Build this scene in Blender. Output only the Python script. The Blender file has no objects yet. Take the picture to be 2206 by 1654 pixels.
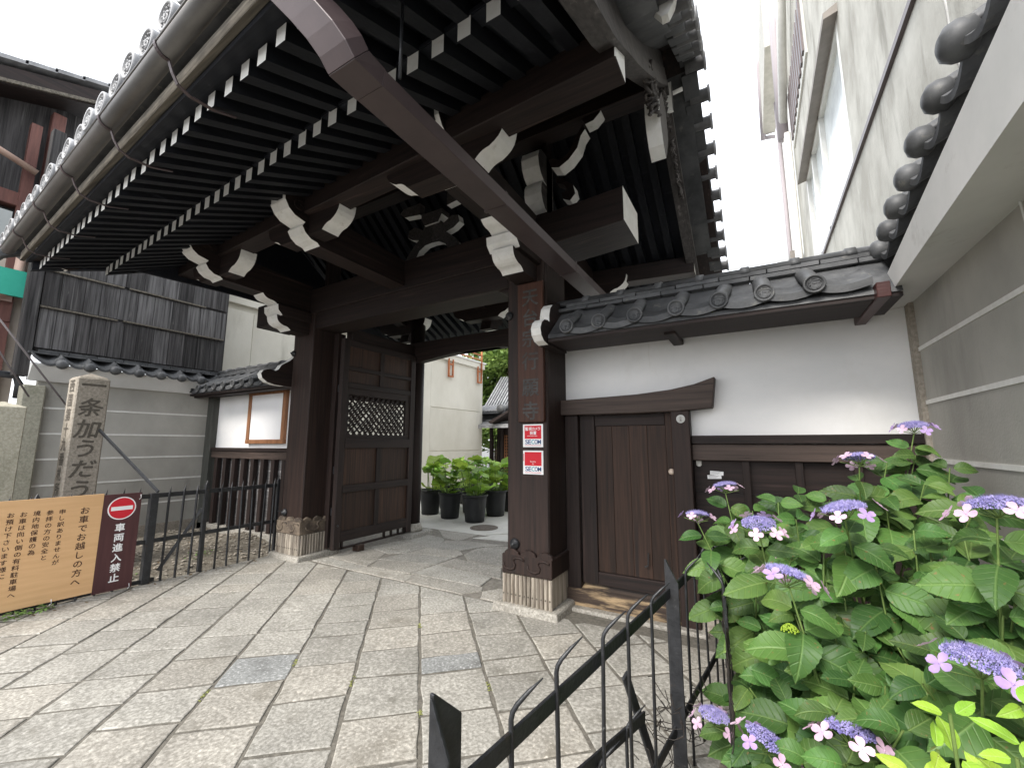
import bpy, math, random
from mathutils import Vector, Matrix, noise
R = random.Random(11)
SC = bpy.context.scene
COL = SC.collection
U = R.uniform
PI = math.pi

# ------------------------------------------------------------------ camera
F, HZ, YVX, CX, CY, W = 905., 955., 1632., 1103., 827., 2206.
pit = math.atan((HZ - CY) / F)
yaw = math.atan((YVX - CX) / (F / math.cos(pit)))
cd = bpy.data.cameras.new('camera'); cam = bpy.data.objects.new('camera', cd); COL.objects.link(cam)
cam.location = (0, 0, 1.55)
cam.rotation_euler = (PI / 2 + pit, 0, yaw)
cd.sensor_width = 36; cd.lens = F / W * 36; cd.clip_start = .05; cd.clip_end = 400
SC.camera = cam

# ------------------------------------------------------------------ sky, sun, exposure
wd = bpy.data.worlds.new('World'); SC.world = wd; wd.use_nodes = True
nt = wd.node_tree; nt.nodes.clear()
SUN_EL, SUN_AZ = math.radians(46), math.radians(192)      # azimuth of the sun, from +Y clockwise
sky = nt.nodes.new('ShaderNodeTexSky'); sky.sky_type = 'NISHITA'; sky.sun_disc = False
sky.sun_elevation = SUN_EL; sky.sun_rotation = SUN_AZ; sky.dust_density = 4; sky.air_density = 1.2
mx = nt.nodes.new('ShaderNodeMixRGB'); mx.inputs[0].default_value = .8
mx.inputs[2].default_value = (9.0, 9.35, 9.9, 1)           # overcast cloud layer
bgd = nt.nodes.new('ShaderNodeBackground'); bgd.inputs[1].default_value = .1
wo = nt.nodes.new('ShaderNodeOutputWorld')
nt.links.new(sky.outputs[0], mx.inputs[1]); nt.links.new(mx.outputs[0], bgd.inputs[0]); nt.links.new(bgd.outputs[0], wo.inputs[0])
sl = bpy.data.lights.new('sun', 'SUN'); sl.energy = 1.5; sl.angle = math.radians(20); sl.color = (1, .96, .9)
so = bpy.data.objects.new('sun', sl); COL.objects.link(so)
so.rotation_euler = (PI / 2 - SUN_EL, 0, PI - SUN_AZ)
so.location = (0, -5, 12)
vs = SC.view_settings
vs.view_transform = 'Standard'; vs.look = 'None'; vs.gamma = 1; vs.use_curve_mapping = False
vs.exposure = 1.62
SC.cycles.max_bounces = 8; SC.cycles.diffuse_bounces = 5

# ------------------------------------------------------------------ materials
MATS = {}
def mat(name, c1, c2=None, scale=(4, 4, 4), rough=.7, bump=.15, bscale=None, rand=0., metal=0., spec=.4, detail=5,
        spots=None, transl=0., bdist=.01, lo=.35, hi=.65, wst=0.):
    if name in MATS: return MATS[name]
    m = bpy.data.materials.new(name); m.use_nodes = True; MATS[name] = m
    n = m.node_tree.nodes; L = m.node_tree.links.new
    p = n['Principled BSDF']; p.inputs['Roughness'].default_value = rough; p.inputs['Metallic'].default_value = metal
    p.inputs['Specular IOR Level'].default_value = spec
    c2 = c2 or c1
    tc = n.new('ShaderNodeTexCoord'); mp = n.new('ShaderNodeMapping'); mp.inputs['Scale'].default_value = scale
    L(tc.outputs['Object'], mp.inputs['Vector'])
    oi = n.new('ShaderNodeObjectInfo')
    ad = n.new('ShaderNodeVectorMath'); ad.operation = 'ADD'
    mu = n.new('ShaderNodeMath'); mu.operation = 'MULTIPLY'; mu.inputs[1].default_value = 37.
    L(oi.outputs['Random'], mu.inputs[0]); L(mp.outputs[0], ad.inputs[0]); L(mu.outputs[0], ad.inputs[1])
    no = n.new('ShaderNodeTexNoise'); no.inputs['Scale'].default_value = 1; no.inputs['Detail'].default_value = detail; no.inputs['Roughness'].default_value = .62
    L(ad.outputs[0], no.inputs['Vector'])
    cr = n.new('ShaderNodeValToRGB'); cr.color_ramp.elements[0].position = lo; cr.color_ramp.elements[1].position = hi
    cr.color_ramp.elements[0].color = (*c1, 1); cr.color_ramp.elements[1].color = (*c2, 1)
    L(no.outputs[0], cr.inputs[0]); col = cr.outputs[0]
    if spots:                                       # (colour, scale, threshold, softness) blotches of wear
        for (sc, ss, th, sf) in spots:
            n2 = n.new('ShaderNodeTexNoise'); n2.inputs['Detail'].default_value = 6; n2.inputs['Roughness'].default_value = .65
            m2 = n.new('ShaderNodeMapping'); m2.inputs['Scale'].default_value = ss if isinstance(ss, tuple) else (ss, ss, ss)
            a2 = n.new('ShaderNodeVectorMath'); a2.operation = 'ADD'
            L(tc.outputs['Object'], m2.inputs[0]); L(m2.outputs[0], a2.inputs[0]); L(mu.outputs[0], a2.inputs[1]); L(a2.outputs[0], n2.inputs[0])
            n2.inputs['Scale'].default_value = 1
            r2 = n.new('ShaderNodeMapRange'); r2.inputs[1].default_value = th; r2.inputs[2].default_value = th + sf
            L(n2.outputs[0], r2.inputs[0])
            x = n.new('ShaderNodeMixRGB'); x.inputs[2].default_value = (*sc, 1)
            L(r2.outputs[0], x.inputs[0]); L(col, x.inputs[1]); col = x.outputs[0]
    if rand:
        hv = n.new('ShaderNodeHueSaturation')
        mr = n.new('ShaderNodeMapRange'); mr.inputs[3].default_value = 1 - rand; mr.inputs[4].default_value = 1 + rand
        L(oi.outputs['Random'], mr.inputs[0]); L(mr.outputs[0], hv.inputs['Value']); L(col, hv.inputs['Color']); col = hv.outputs[0]
    if wst:                                         # stains that run on from piece to piece
        ge = n.new('ShaderNodeNewGeometry'); n3 = n.new('ShaderNodeTexNoise'); n3.inputs['Scale'].default_value = 1.7; n3.inputs['Detail'].default_value = 7; n3.inputs['Roughness'].default_value = .68
        L(ge.outputs['Position'], n3.inputs[0]); r3 = n.new('ShaderNodeMapRange'); r3.inputs[1].default_value = .36; r3.inputs[2].default_value = .64; r3.inputs[3].default_value = 1 - wst; r3.inputs[4].default_value = 1 + wst * .5
        L(n3.outputs[0], r3.inputs[0]); h3 = n.new('ShaderNodeHueSaturation'); L(r3.outputs[0], h3.inputs['Value']); L(col, h3.inputs['Color']); col = h3.outputs[0]
    L(col, p.inputs['Base Color'])
    if bump:
        nb = n.new('ShaderNodeTexNoise'); nb.inputs['Detail'].default_value = 6
        mb = n.new('ShaderNodeMapping'); mb.inputs['Scale'].default_value = bscale or tuple(s * 3 for s in scale)
        L(tc.outputs['Object'], mb.inputs[0]); L(mb.outputs[0], nb.inputs[0]); nb.inputs['Scale'].default_value = 1
        b = n.new('ShaderNodeBump'); b.inputs['Strength'].default_value = bump; b.inputs['Distance'].default_value = bdist
        L(nb.outputs[0], b.inputs['Height']); L(b.outputs[0], p.inputs['Normal'])
    if transl:
        tr = n.new('ShaderNodeBsdfTranslucent'); ms = n.new('ShaderNodeMixShader'); ms.inputs[0].default_value = transl
        L(col, tr.inputs[0]); L(p.outputs[0], ms.inputs[1]); L(tr.outputs[0], ms.inputs[2]); L(ms.outputs[0], n['Material Output'].inputs[0])
    return m

def wood(axis, name='dark_wood', c1=(.010, .0075, .007), c2=(.033, .020, .017), rand=.18, rough=.62, spots=None, bump=.25, spec=.3):
    s = {'x': (1.2, 34, 34), 'y': (34, 1.2, 34), 'z': (34, 34, 1.2)}[axis]
    if spots is None:
        k1 = {'x': (.7, 16, 16), 'y': (16, .7, 16), 'z': (16, 16, .7)}[axis]; k2 = tuple(q * 2.6 for q in k1)
        spots = [(tuple(min(1, q * 2.1 + .006) for q in c2), k1, .60, .16), (tuple(q * .25 for q in c1), k2, .66, .05)]
    return mat(name + '_' + axis, c1, c2, s, rough, bump, tuple(q * 2.2 for q in s), rand, 0, spec, 6, spots, 0, .006, .3, .72)

def leaf_mat(name, c1, c2, vein, transl=.22, rand=.3):
    """leaf built along local +Y from 0 to 1: midrib and side veins follow the leaf itself"""
    m = bpy.data.materials.new(name); m.use_nodes = True
    n = m.node_tree.nodes; L = m.node_tree.links.new; p = n['Principled BSDF']; p.inputs['Roughness'].default_value = .5
    p.inputs['Specular IOR Level'].default_value = .35
    def math_(op, a, b=None, c=None):
        q = n.new('ShaderNodeMath'); q.operation = op
        for i, v in enumerate((a, b, c)):
            if v is None: continue
            if isinstance(v, (int, float)): q.inputs[i].default_value = v
            else: L(v, q.inputs[i])
        return q.outputs[0]
    tc = n.new('ShaderNodeTexCoord'); sp = n.new('ShaderNodeSeparateXYZ'); L(tc.outputs['Object'], sp.inputs[0])
    ax = math_('ABSOLUTE', sp.outputs[0])
    mid = math_('SMOOTH_MIN', math_('MULTIPLY', ax, 40.), 1., .3)
    s = math_('FRACT', math_('MULTIPLY', math_('SUBTRACT', sp.outputs[1], math_('MULTIPLY', ax, .75)), 7.5))
    sv = math_('MINIMUM', math_('MULTIPLY', math_('ABSOLUTE', math_('SUBTRACT', s, .5)), 9.), 1.)
    h = math_('MULTIPLY', mid, math_('ADD', math_('MULTIPLY', sv, .45), .55))
    oi = n.new('ShaderNodeObjectInfo')
    no = n.new('ShaderNodeTexNoise'); no.inputs['Scale'].default_value = 5; no.inputs['Detail'].default_value = 4
    L(tc.outputs['Object'], no.inputs[0])
    a = n.new('ShaderNodeMixRGB'); a.inputs[1].default_value = (*c1, 1); a.inputs[2].default_value = (*c2, 1)
    L(math_('MULTIPLY', math_('ADD', oi.outputs['Random'], no.outputs[0]), .6), a.inputs[0])
    b = n.new('ShaderNodeMixRGB'); b.inputs[1].default_value = (*vein, 1); L(a.outputs[0], b.inputs[2])
    L(math_('ADD', math_('MULTIPLY', h, .75), .25), b.inputs[0])
    fk = n.new('ShaderNodeTexNoise'); fk.inputs['Scale'].default_value = 9; fk.inputs['Detail'].default_value = 5
    av = n.new('ShaderNodeVectorMath'); av.operation = 'ADD'; L(tc.outputs['Object'], av.inputs[0]); L(math_('MULTIPLY', oi.outputs['Random'], 61.), av.inputs[1]); L(av.outputs[0], fk.inputs[0])
    fr = n.new('ShaderNodeMapRange'); fr.inputs[1].default_value = .66; fr.inputs[2].default_value = .74; L(fk.outputs[0], fr.inputs[0])
    fb = n.new('ShaderNodeMixRGB'); fb.inputs[2].default_value = (.20, .13, .045, 1); L(fr.outputs[0], fb.inputs[0]); L(b.outputs[0], fb.inputs[1]); b = fb
    hv = n.new('ShaderNodeHueSaturation'); mr = n.new('ShaderNodeMapRange'); mr.inputs[3].default_value = 1 - rand; mr.inputs[4].default_value = 1 + rand
    hr = n.new('ShaderNodeMapRange'); hr.inputs[3].default_value = .475; hr.inputs[4].default_value = .515; L(math_('FRACT', math_('MULTIPLY', oi.outputs['Random'], 13.7)), hr.inputs[0]); L(hr.outputs[0], hv.inputs['Hue'])
    L(oi.outputs['Random'], mr.inputs[0]); L(mr.outputs[0], hv.inputs['Value']); L(b.outputs[0], hv.inputs['Color'])
    L(hv.outputs[0], p.inputs['Base Color'])
    bp = n.new('ShaderNodeBump'); bp.inputs['Strength'].default_value = .35; bp.inputs['Distance'].default_value = .02; L(h, bp.inputs['Height']); L(bp.outputs[0], p.inputs['Normal'])
    tr = n.new('ShaderNodeBsdfTranslucent'); ms = n.new('ShaderNodeMixShader'); ms.inputs[0].default_value = transl
    L(hv.outputs[0], tr.inputs[0]); L(p.outputs[0], ms.inputs[1]); L(tr.outputs[0], ms.inputs[2]); L(ms.outputs[0], n['Material Output'].inputs[0])
    return m

WX, WY, WZ = wood('x'), wood('y'), wood('z')
RAFT = wood('y', 'shade_toned_rafter_wood', (.0055, .0065, .0095), (.011, .012, .016), .15, .65); SOFF = wood('x', 'shade_toned_board_wood', (.008, .0095, .014), (.016, .0175, .0235), .15, .65)  # blue-black of eave shade and lens flare put into the wood colour
# posts and door boards: reddish streaks, greyed near the weathered foot
POST = wood('z', 'post_wood', (.013, .009, .008), (.042, .024, .019), .1, .6, [((.10, .085, .072), (9, 9, .9), .62, .2)])
DOORW = wood('z', 'door_wood', (.015, .010, .008), (.066, .034, .022), .25, .62, [((.012, .010, .010), (14, 14, .8), .58, .2)])
GREYB = wood('y', 'weathered_barge_lit_strut_wood', (.042, .038, .037), (.105, .095, .09))  # weathered gable boards; on inner struts its pale colour stands in for bounce light
WHITE = mat('white_gofun_paint', (.74, .73, .69), (.84, .83, .80), (9, 9, 9), .75, .12, (30, 30, 30), spots=[((.52, .49, .43), 14, .60, .2), ((.20, .165, .14), 30, .71, .04)])
PLASTER = mat('white_plaster', (.76, .76, .76), (.84, .83, .82), (1.2, 1.2, 2.2), .85, .15, (18, 18, 18), spots=[((.68, .67, .645), (1.1, 1.1, .8), .57, .25), ((.64, .63, .60), (9, 9, .7), .63, .2)])
GREYWALL = mat('grey_wall_plaster', (.34, .33, .30), (.46, .445, .405), (1.1, 1.1, .8), .9, .25, (60, 60, 60), spots=[((.27, .26, .235), (2.5, 2.5, .5), .56, .25)])
COVE = mat('cove_plaster', (.62, .62, .60), (.72, .71, .69), (1.5, 1.5, 1.5), .85, .1, (30, 30, 30), spots=[((.44, .42, .39), 3, .6, .2)])
LINEW = mat('white_joint_paint', (.72, .71, .67), (.80, .79, .76), (20, 20, 20), .8, .1)
CONC = mat('cream_concrete', (.50, .475, .41), (.60, .575, .51), (.8, .8, .5), .85, .2, (30, 30, 30), spots=[((.36, .34, .29), (1.6, 1.6, .35), .6, .2)])
STUCCO = mat('stained_stucco', (.32, .305, .265), (.48, .465, .415), (1.6, 1.6, 1.0), .9, .4, (40, 40, 40), spots=[((.20, .19, .16), (5, 2.5, .5), .55, .2), ((.60, .59, .54), (3, 3, 2), .62, .2)])
TILE = mat('smoked_roof_tile', (.052, .054, .057), (.108, .110, .113), (5, 5, 5), .52, .12, (40, 40, 40), .22, 0, .4, spots=[((.19, .185, .165), 11, .60, .14), ((.035, .036, .038), 4, .56, .2)])
TILEL = mat('pale_roof_tile', (.20, .20, .205), (.33, .33, .335), (8, 8, 8), .5, .12, (40, 40, 40), .15, spots=[((.14, .14, .13), 12, .6, .2)])
GRANITE = mat('granite_paving', (.225, .215, .190), (.405, .39, .352), (50, 50, 50), .72, .35, (90, 90, 90), .12, 0, .35, 3,
              [((.16, .15, .125), (3.2, 3.2, 3.2), .56, .22), ((.52, .50, .46), (48, 48, 48), .58, .10)], 0, .006, .36, .64, wst=.20)
GRANITEB = mat('blue_granite_paving', (.205, .21, .205), (.355, .362, .355), (50, 50, 50), .72, .35, (90, 90, 90), .10, 0, .35, 3,
               [((.13, .13, .125), (3.5, 3.5, 3.5), .55, .2), ((.56, .56, .56), (50, 50, 50), .57, .10)], 0, .006, .36, .64, wst=.20)
GRANITEP = mat('tan_granite_paving', (.225, .21, .182), (.40, .38, .338), (50, 50, 50), .72, .35, (90, 90, 90), .12, 0, .35, 3,
               [((.165, .15, .122), (3.0, 3.0, 3.0), .56, .22), ((.54, .50, .44), (48, 48, 48), .58, .10)], 0, .006, .36, .64, wst=.20)
MORTAR = mat('joint_mortar', (.10, .092, .078), (.17, .157, .132), (30, 30, 30), .95, .4, (80, 80, 80))
STONE = mat('grey_monument_stone', (.25, .22, .18), (.39, .35, .295), (40, 40, 40), .85, .45, (70, 70, 70), spots=[((.17, .16, .13), 4, .57, .2), ((.40, .38, .33), 90, .62, .1)])
STONEG = mat('green_grey_stone', (.26, .25, .20), (.38, .365, .29), (35, 35, 35), .85, .4, (70, 70, 70), spots=[((.19, .19, .13), 3, .57, .2)])
CARVE = mat('carved_letter_recess', (.085, .075, .062), (.13, .115, .095), (40, 40, 40), .95, .3)
SOIL = mat('dry_soil', (.10, .085, .065), (.21, .19, .155), (14, 14, 14), .95, .6, (40, 40, 40), bdist=.03, spots=[((.30, .28, .24), 45, .6, .1)])
ASPH = mat('asphalt', (.10, .10, .10), (.17, .17, .165), (40, 40, 40), .9, .3)
COURT = mat('courtyard_concrete', (.46, .45, .42), (.58, .57, .53), (1.2, 1.2, 1.2), .85, .2, (40, 40, 40), spots=[((.36, .35, .31), 2.2, .58, .25)])
IRON = mat('black_painted_iron', (.012, .013, .015), (.026, .027, .030), (18, 18, 18), .42, .25, (60, 60, 60), .1, 0, .5, spots=[((.13, .13, .13), 34, .66, .07), ((.06, .038, .024), 22, .63, .1)])
GUTTER = mat('grey_metal_gutter', (.105, .10, .097), (.17, .163, .157), (2, 9, 9), .40, .08, (6, 20, 20), 0, .55, .5, spots=[((.13, .125, .12), 5, .6, .2)])
BROWNM = mat('brown_sheet_metal', (.060, .043, .045), (.080, .058, .058), (3, 3, 3), .42, .06, (10, 10, 10), 0, .2, .5)
GREYWOOD = mat('weathered_eave_wood', (.065, .057, .046), (.17, .15, .12), (1.5, 40, 40), .85, .4, (3, 80, 80))
CHAR = [mat('charred_plank_%s' % s, c, d, (30, 30, 1.1), .8, .5, (60, 60, 2), .3, 0, .25, 6, [((.17, .165, .16), (24, 24, .7), .57, .2), ((.24, .23, .22), (10, 10, 1.2), .66, .15)])
        for s, c, d in (('dark', (.022, .021, .021), (.085, .080, .080)), ('grey', (.035, .033, .033), (.15, .145, .145)))]
RED = mat('red_print', (.62, .02, .035)); BLACKP = mat('dark_print', (.055, .025, .018)); WHITEP = mat('white_print', (.86, .86, .86)); BLUEP = mat('blue_print', (.04, .09, .24)); CYANP = mat('teal_print', (.05, .36, .42))
TAN = mat('tan_sign_board', (.66, .40, .195), (.72, .45, .23), (2, 2, 30), .55, .04)
MAROON = mat('maroon_sign_board', (.068, .026, .028), (.088, .034, .035), (2, 30, 2), .5, .04)
FRAMEW = mat('brown_frame_wood', (.20, .085, .035), (.33, .155, .075), (20, 20, 2), .55, .15)
PAPER = mat('white_notice_panel', (.80, .80, .81), (.84, .84, .85), (2, 2, 2), .35, .02)
RUST = mat('rusty_iron', (.30, .095, .035), (.46, .17, .07), (12, 12, 12), .85, .3)
POTM = mat('black_plastic_pot', (.010, .011, .012), (.016, .017, .018), (6, 6, 6), .5, .05, spots=[((.06, .058, .05), (5, 5, 2), .60, .25)])
GLASS = mat('window_glass', (.34, .37, .37), (.50, .53, .53), (.6, .6, .6), .12, 0, spec=.7)
ALU = mat('pale_window_frame', (.62, .61, .57), (.70, .69, .65), (5, 5, 5), .5, .05)
LEAFH = leaf_mat('hydrangea_leaf', (.026, .080, .019), (.088, .180, .040), (.17, .28, .085))
LEAFY = leaf_mat('lime_leaf', (.22, .42, .035), (.36, .55, .06), (.45, .62, .16), .3, .12)
LEAFL = leaf_mat('lotus_leaf', (.10, .24, .035), (.32, .50, .06), (.36, .52, .14), .35, .25)
LEAFT = mat('tree_leaf', (.06, .12, .030), (.24, .33, .075), (3, 3, 3), .6, 0, None, .2, transl=.3)
STEMG = mat('green_stem', (.10, .17, .04), (.17, .24, .07), (20, 20, 20), .6, .1)
STEMB = mat('brown_stem', (.07, .055, .03), (.13, .10, .06), (20, 20, 20), .8, .2)
PETAL = mat('pink_sepal', (.70, .44, .62), (.79, .60, .74), (.8, .8, .8), .6, 0, None, .12, transl=.3)
PETALV = mat('violet_sepal', (.46, .30, .64), (.58, .44, .74), (.8, .8, .8), .6, 0, None, .1, transl=.3)
BUDV = mat('violet_florets', (.12, .11, .34), (.46, .41, .68), (60, 60, 60), .7, 0, lo=.3, hi=.7)

# ------------------------------------------------------------------ mesh helpers
WL = {}
def reg(o, parent, loc=(0, 0, 0)):
    loc = Vector(loc); WL[o.name] = loc; COL.objects.link(o)
    if parent is not None:
        o.parent = parent; o.location = loc - WL[parent.name]
    else: o.location = loc
    return o
def thing(name, label, cat, loc=(0, 0, 0), group=None):
    o = bpy.data.objects.new(name, None); o.empty_display_size = .2
    reg(o, None, loc); return tag(o, label, cat, group)
def tag(o, label=None, cat=None, group=None, kind=None):
    if label: o['label'] = label
    if cat: o['category'] = cat
    if group: o['group'] = group
    if kind: o['kind'] = kind
    return o
def inst(name, me, parent, loc, rot=None, sc=None, label=None):
    o = bpy.data.objects.new(name, me); reg(o, parent, loc)
    if rot is not None: o.rotation_euler = rot
    if sc is not None: o.scale = sc if hasattr(sc, '__len__') else (sc, sc, sc)
    if label: o['label'] = label
    return o
class MB:
    def __init__(s): s.v = []; s.f = []; s.m = []; s.sm = []
    def add(s, vs, fs, mi=0, smooth=False):
        b = len(s.v); s.v += [tuple(v) for v in vs]
        for i, f in enumerate(fs):
            s.f.append([b + k for k in f]); s.m.append(mi[i] if isinstance(mi, list) else mi); s.sm.append(smooth)
        return s
    def hexa(s, p, mi=0):          # 0-3 bottom ccw, 4-7 top ccw
        return s.add(p, [(3, 2, 1, 0), (4, 5, 6, 7), (0, 1, 5, 4), (1, 2, 6, 5), (2, 3, 7, 6), (3, 0, 4, 7)], mi)
    def box(s, x0, x1, y0, y1, z0, z1, mi=0):
        return s.hexa([(x0, y0, z0), (x1, y0, z0), (x1, y1, z0), (x0, y1, z0), (x0, y0, z1), (x1, y0, z1), (x1, y1, z1), (x0, y1, z1)], mi)
    def obox(s, a, b, w, h, up=(0, 0, 1), mi=0):   # bar from a to b, w sideways, h along up, centred
        a, b = Vector(a), Vector(b); d = (b - a).normalized(); r = d.cross(Vector(up)).normalized(); u = r.cross(d)
        P = [a - r * w / 2 - u * h / 2, a + r * w / 2 - u * h / 2, b + r * w / 2 - u * h / 2, b - r * w / 2 - u * h / 2]
        return s.hexa(P + [q + u * h for q in P], mi)
    def prism(s, poly, f, d0, d1, mi=0, rim=None):  # poly 2d list, f(p, d) -> xyz
        n = len(poly); A = [f(p, d0) for p in poly]; B = [f(p, d1) for p in poly]
        fs = [list(range(n))[::-1], list(range(n, 2 * n))] + [[i, (i + 1) % n, n + (i + 1) % n, n + i] for i in range(n)]
        mm = [mi, mi] + [(rim[i] if rim else mi) for i in range(n)]
        return s.add(A + B, fs, mm)
    def tube(s, path, r, n=6, mi=0, cap=True, flat=None):
        path = [Vector(p) for p in path]; rs = r if hasattr(r, '__len__') else [r] * len(path); vs = []
        u = None
        for i, p in enumerate(path):
            d = (path[min(i + 1, len(path) - 1)] - path[max(i - 1, 0)]).normalized()
            if u is None:
                u = d.cross(Vector((0, 0, 1)));
                if u.length < .05: u = d.cross(Vector((1, 0, 0)))
            u = (u - d * u.dot(d)).normalized(); w = d.cross(u)
            for k in range(n):
                a = 2 * PI * k / n; vs.append(p + (u * math.cos(a) + w * math.sin(a)) * rs[i])
        fs = [(i * n + k, i * n + (k + 1) % n, (i + 1) * n + (k + 1) % n, (i + 1) * n + k) for i in range(len(path) - 1) for k in range(n)]
        if cap: fs += [tuple(range(n))[::-1], tuple(range((len(path) - 1) * n, len(path) * n))]
        return s.add(vs, fs, mi, True)
    def lathe(s, prof, n=16, c=(0, 0, 0), ax='z', mi=0, smooth=True, sx=1, sy=1):   # prof [(r, h)]
        vs = []
        for r, h in prof:
            for k in range(n):
                a = 2 * PI * k / n; x, y = r * math.cos(a) * sx, r * math.sin(a) * sy
                q = (x, y, h) if ax == 'z' else ((h, x, y) if ax == 'x' else (y, h, x)); vs.append((q[0] + c[0], q[1] + c[1], q[2] + c[2]))
        fs = [(i * n + k, i * n + (k + 1) % n, (i + 1) * n + (k + 1) % n, (i + 1) * n + k) for i in range(len(prof) - 1) for k in range(n)]
        fs += [tuple(range(n))[::-1], tuple(range((len(prof) - 1) * n, len(prof) * n))]
        return s.add(vs, fs, mi, smooth)
    def loft(s, secs, mi=0, cap=True, smooth=False):  # secs: equal-length rings
        n = len(secs[0]); vs = [p for r in secs for p in r]
        fs = [(i * n + k, i * n + (k + 1) % n, (i + 1) * n + (k + 1) % n, (i + 1) * n + k) for i in range(len(secs) - 1) for k in range(n)]
        if cap: fs += [tuple(range(n))[::-1], tuple(range((len(secs) - 1) * n, len(secs) * n))]
        return s.add(vs, fs, mi, smooth)
    def mesh(s, name, mats):
        me = bpy.data.meshes.new(name); me.from_pydata(s.v, [], s.f)
        for m in (mats if isinstance(mats, (list, tuple)) else [mats]): me.materials.append(m)
        me.polygons.foreach_set('material_index', s.m); me.polygons.foreach_set('use_smooth', s.sm); me.update(); return me
    def build(s, name, mats, parent=None, bevel=0, loc=(0, 0, 0), label=None, seg=1):
        o = bpy.data.objects.new(name, s.mesh(name, mats)); reg(o, parent, loc)
        if bevel:
            b = o.modifiers.new('bevel', 'BEVEL'); b.width = bevel; b.segments = seg; b.limit_method = 'ANGLE'; b.angle_limit = math.radians(40)
        if label: o['label'] = label
        return o
def fx(p, d): return (d, p[0], p[1])       # profile (y,z), extruded along x
def fy(p, d): return (p[0], d, p[1])       # profile (x,z), extruded along y
def lerp(a, b, t): return a + (b - a) * t
def interp(tab, x):
    if x <= tab[0][0]: a, b = tab[0], tab[1]
    elif x >= tab[-1][0]: a, b = tab[-2], tab[-1]
    else:
        for a, b in zip(tab, tab[1:]):
            if a[0] <= x <= b[0]: break
    return a[1] + (b[1] - a[1]) * (x - a[0]) / (b[0] - a[0])
def lobed(keys, bulge):       # cusped outline: an arc bulging to the left of travel between each two key points
    out = [keys[0]]
    for i, (a, b) in enumerate(zip(keys, keys[1:])):
        dx, dz_ = b[0] - a[0], b[1] - a[1]; l = math.hypot(dx, dz_); k = bulge[i] if hasattr(bulge, '__len__') else bulge
        for q in range(1, 6): t = q / 5; e = k * math.sin(PI * t); out.append((a[0] + dx * t - dz_ / l * -e * -1, a[1] + dz_ * t + dx / l * e))
    return out
GL = {}
def glyph(ch, bold=0.):
    if (ch, bold) in GL: return GL[ch, bold]
    c = bpy.data.curves.new('t', 'FONT'); c.body = ch; c.align_x = 'CENTER'; c.resolution_u = 3; c.offset = bold
    o = bpy.data.objects.new('t', c); COL.objects.link(o)
    me = bpy.data.meshes.new_from_object(o.evaluated_get(bpy.context.evaluated_depsgraph_get()))
    r = ([(v.co.x, v.co.y) for v in me.vertices], [list(p.vertices) for p in me.polygons])
    bpy.data.objects.remove(o); bpy.data.curves.remove(c); bpy.data.meshes.remove(me)
    GL[ch, bold] = r; return r
def text(mb, s, o, ux, uy, size, pitch=1.12, vertical=True, bold=.012, mi=0, wscale=1., shear=0.):
    """flat print: o = centre of the first character (vertical) or of the line start (horizontal)"""
    o, ux, uy = Vector(o), Vector(ux), Vector(uy); adv = 0; nn = ux.cross(uy)
    if bold:
        e = bold * size * .6
        for i, (a, b) in enumerate(((e, 0), (-e, 0), (0, e), (0, -e))): text(mb, s, o + ux * a + uy * b + nn * .00012 * (i + 1), ux, uy, size, pitch, vertical, 0, mi, wscale, shear)
    for i, ch in enumerate(s):
        if ch != ' ':
            V, Fs = glyph(ch)
            if V:
                ys = [v[1] for v in V]; xs = [v[0] for v in V]; cx = (max(xs) + min(xs)) / 2 if not vertical else 0
                q = o - uy * (i * pitch * size) if vertical else o + ux * adv
                pts = []
                for x, y in V:
                    yy = (y - .36) * size if vertical else y * size
                    xx = (x - (0 if vertical else min(xs))) * size * wscale + shear * yy
                    pts.append(q + ux * xx + uy * yy)
                mb.add(pts, Fs, mi)
                adv += ((max(xs) - min(xs)) * wscale + .1) * size
        else: adv += .4 * size
def clip(poly, n, d):     # keep n.p <= d
    out = []
    for i, a in enumerate(poly):
        b = poly[(i + 1) % len(poly)]; da = n[0] * a[0] + n[1] * a[1] - d; db = n[0] * b[0] + n[1] * b[1] - d
        if da <= 0: out.append(a)
        if da * db < 0:
            t = da / (da - db); out.append((a[0] + (b[0] - a[0]) * t, a[1] + (b[1] - a[1]) * t))
    return out
def area(p): return abs(sum(a[0] * b[1] - b[0] * a[1] for a, b in zip(p, p[1:] + p[:1]))) / 2
def shrink(poly, g):
    if sum(a[0] * b[1] - b[0] * a[1] for a, b in zip(poly, poly[1:] + poly[:1])) < 0: poly = poly[::-1]
    L = len(poly); out = poly
    for i in range(L):
        a, b = poly[i], poly[(i + 1) % L]; e = (b[0] - a[0], b[1] - a[1]); l = math.hypot(*e)
        if l < 1e-4: continue
        nn = (e[1] / l, -e[0] / l); out = clip(out, nn, nn[0] * a[0] + nn[1] * a[1] - g)
    return out
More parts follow.
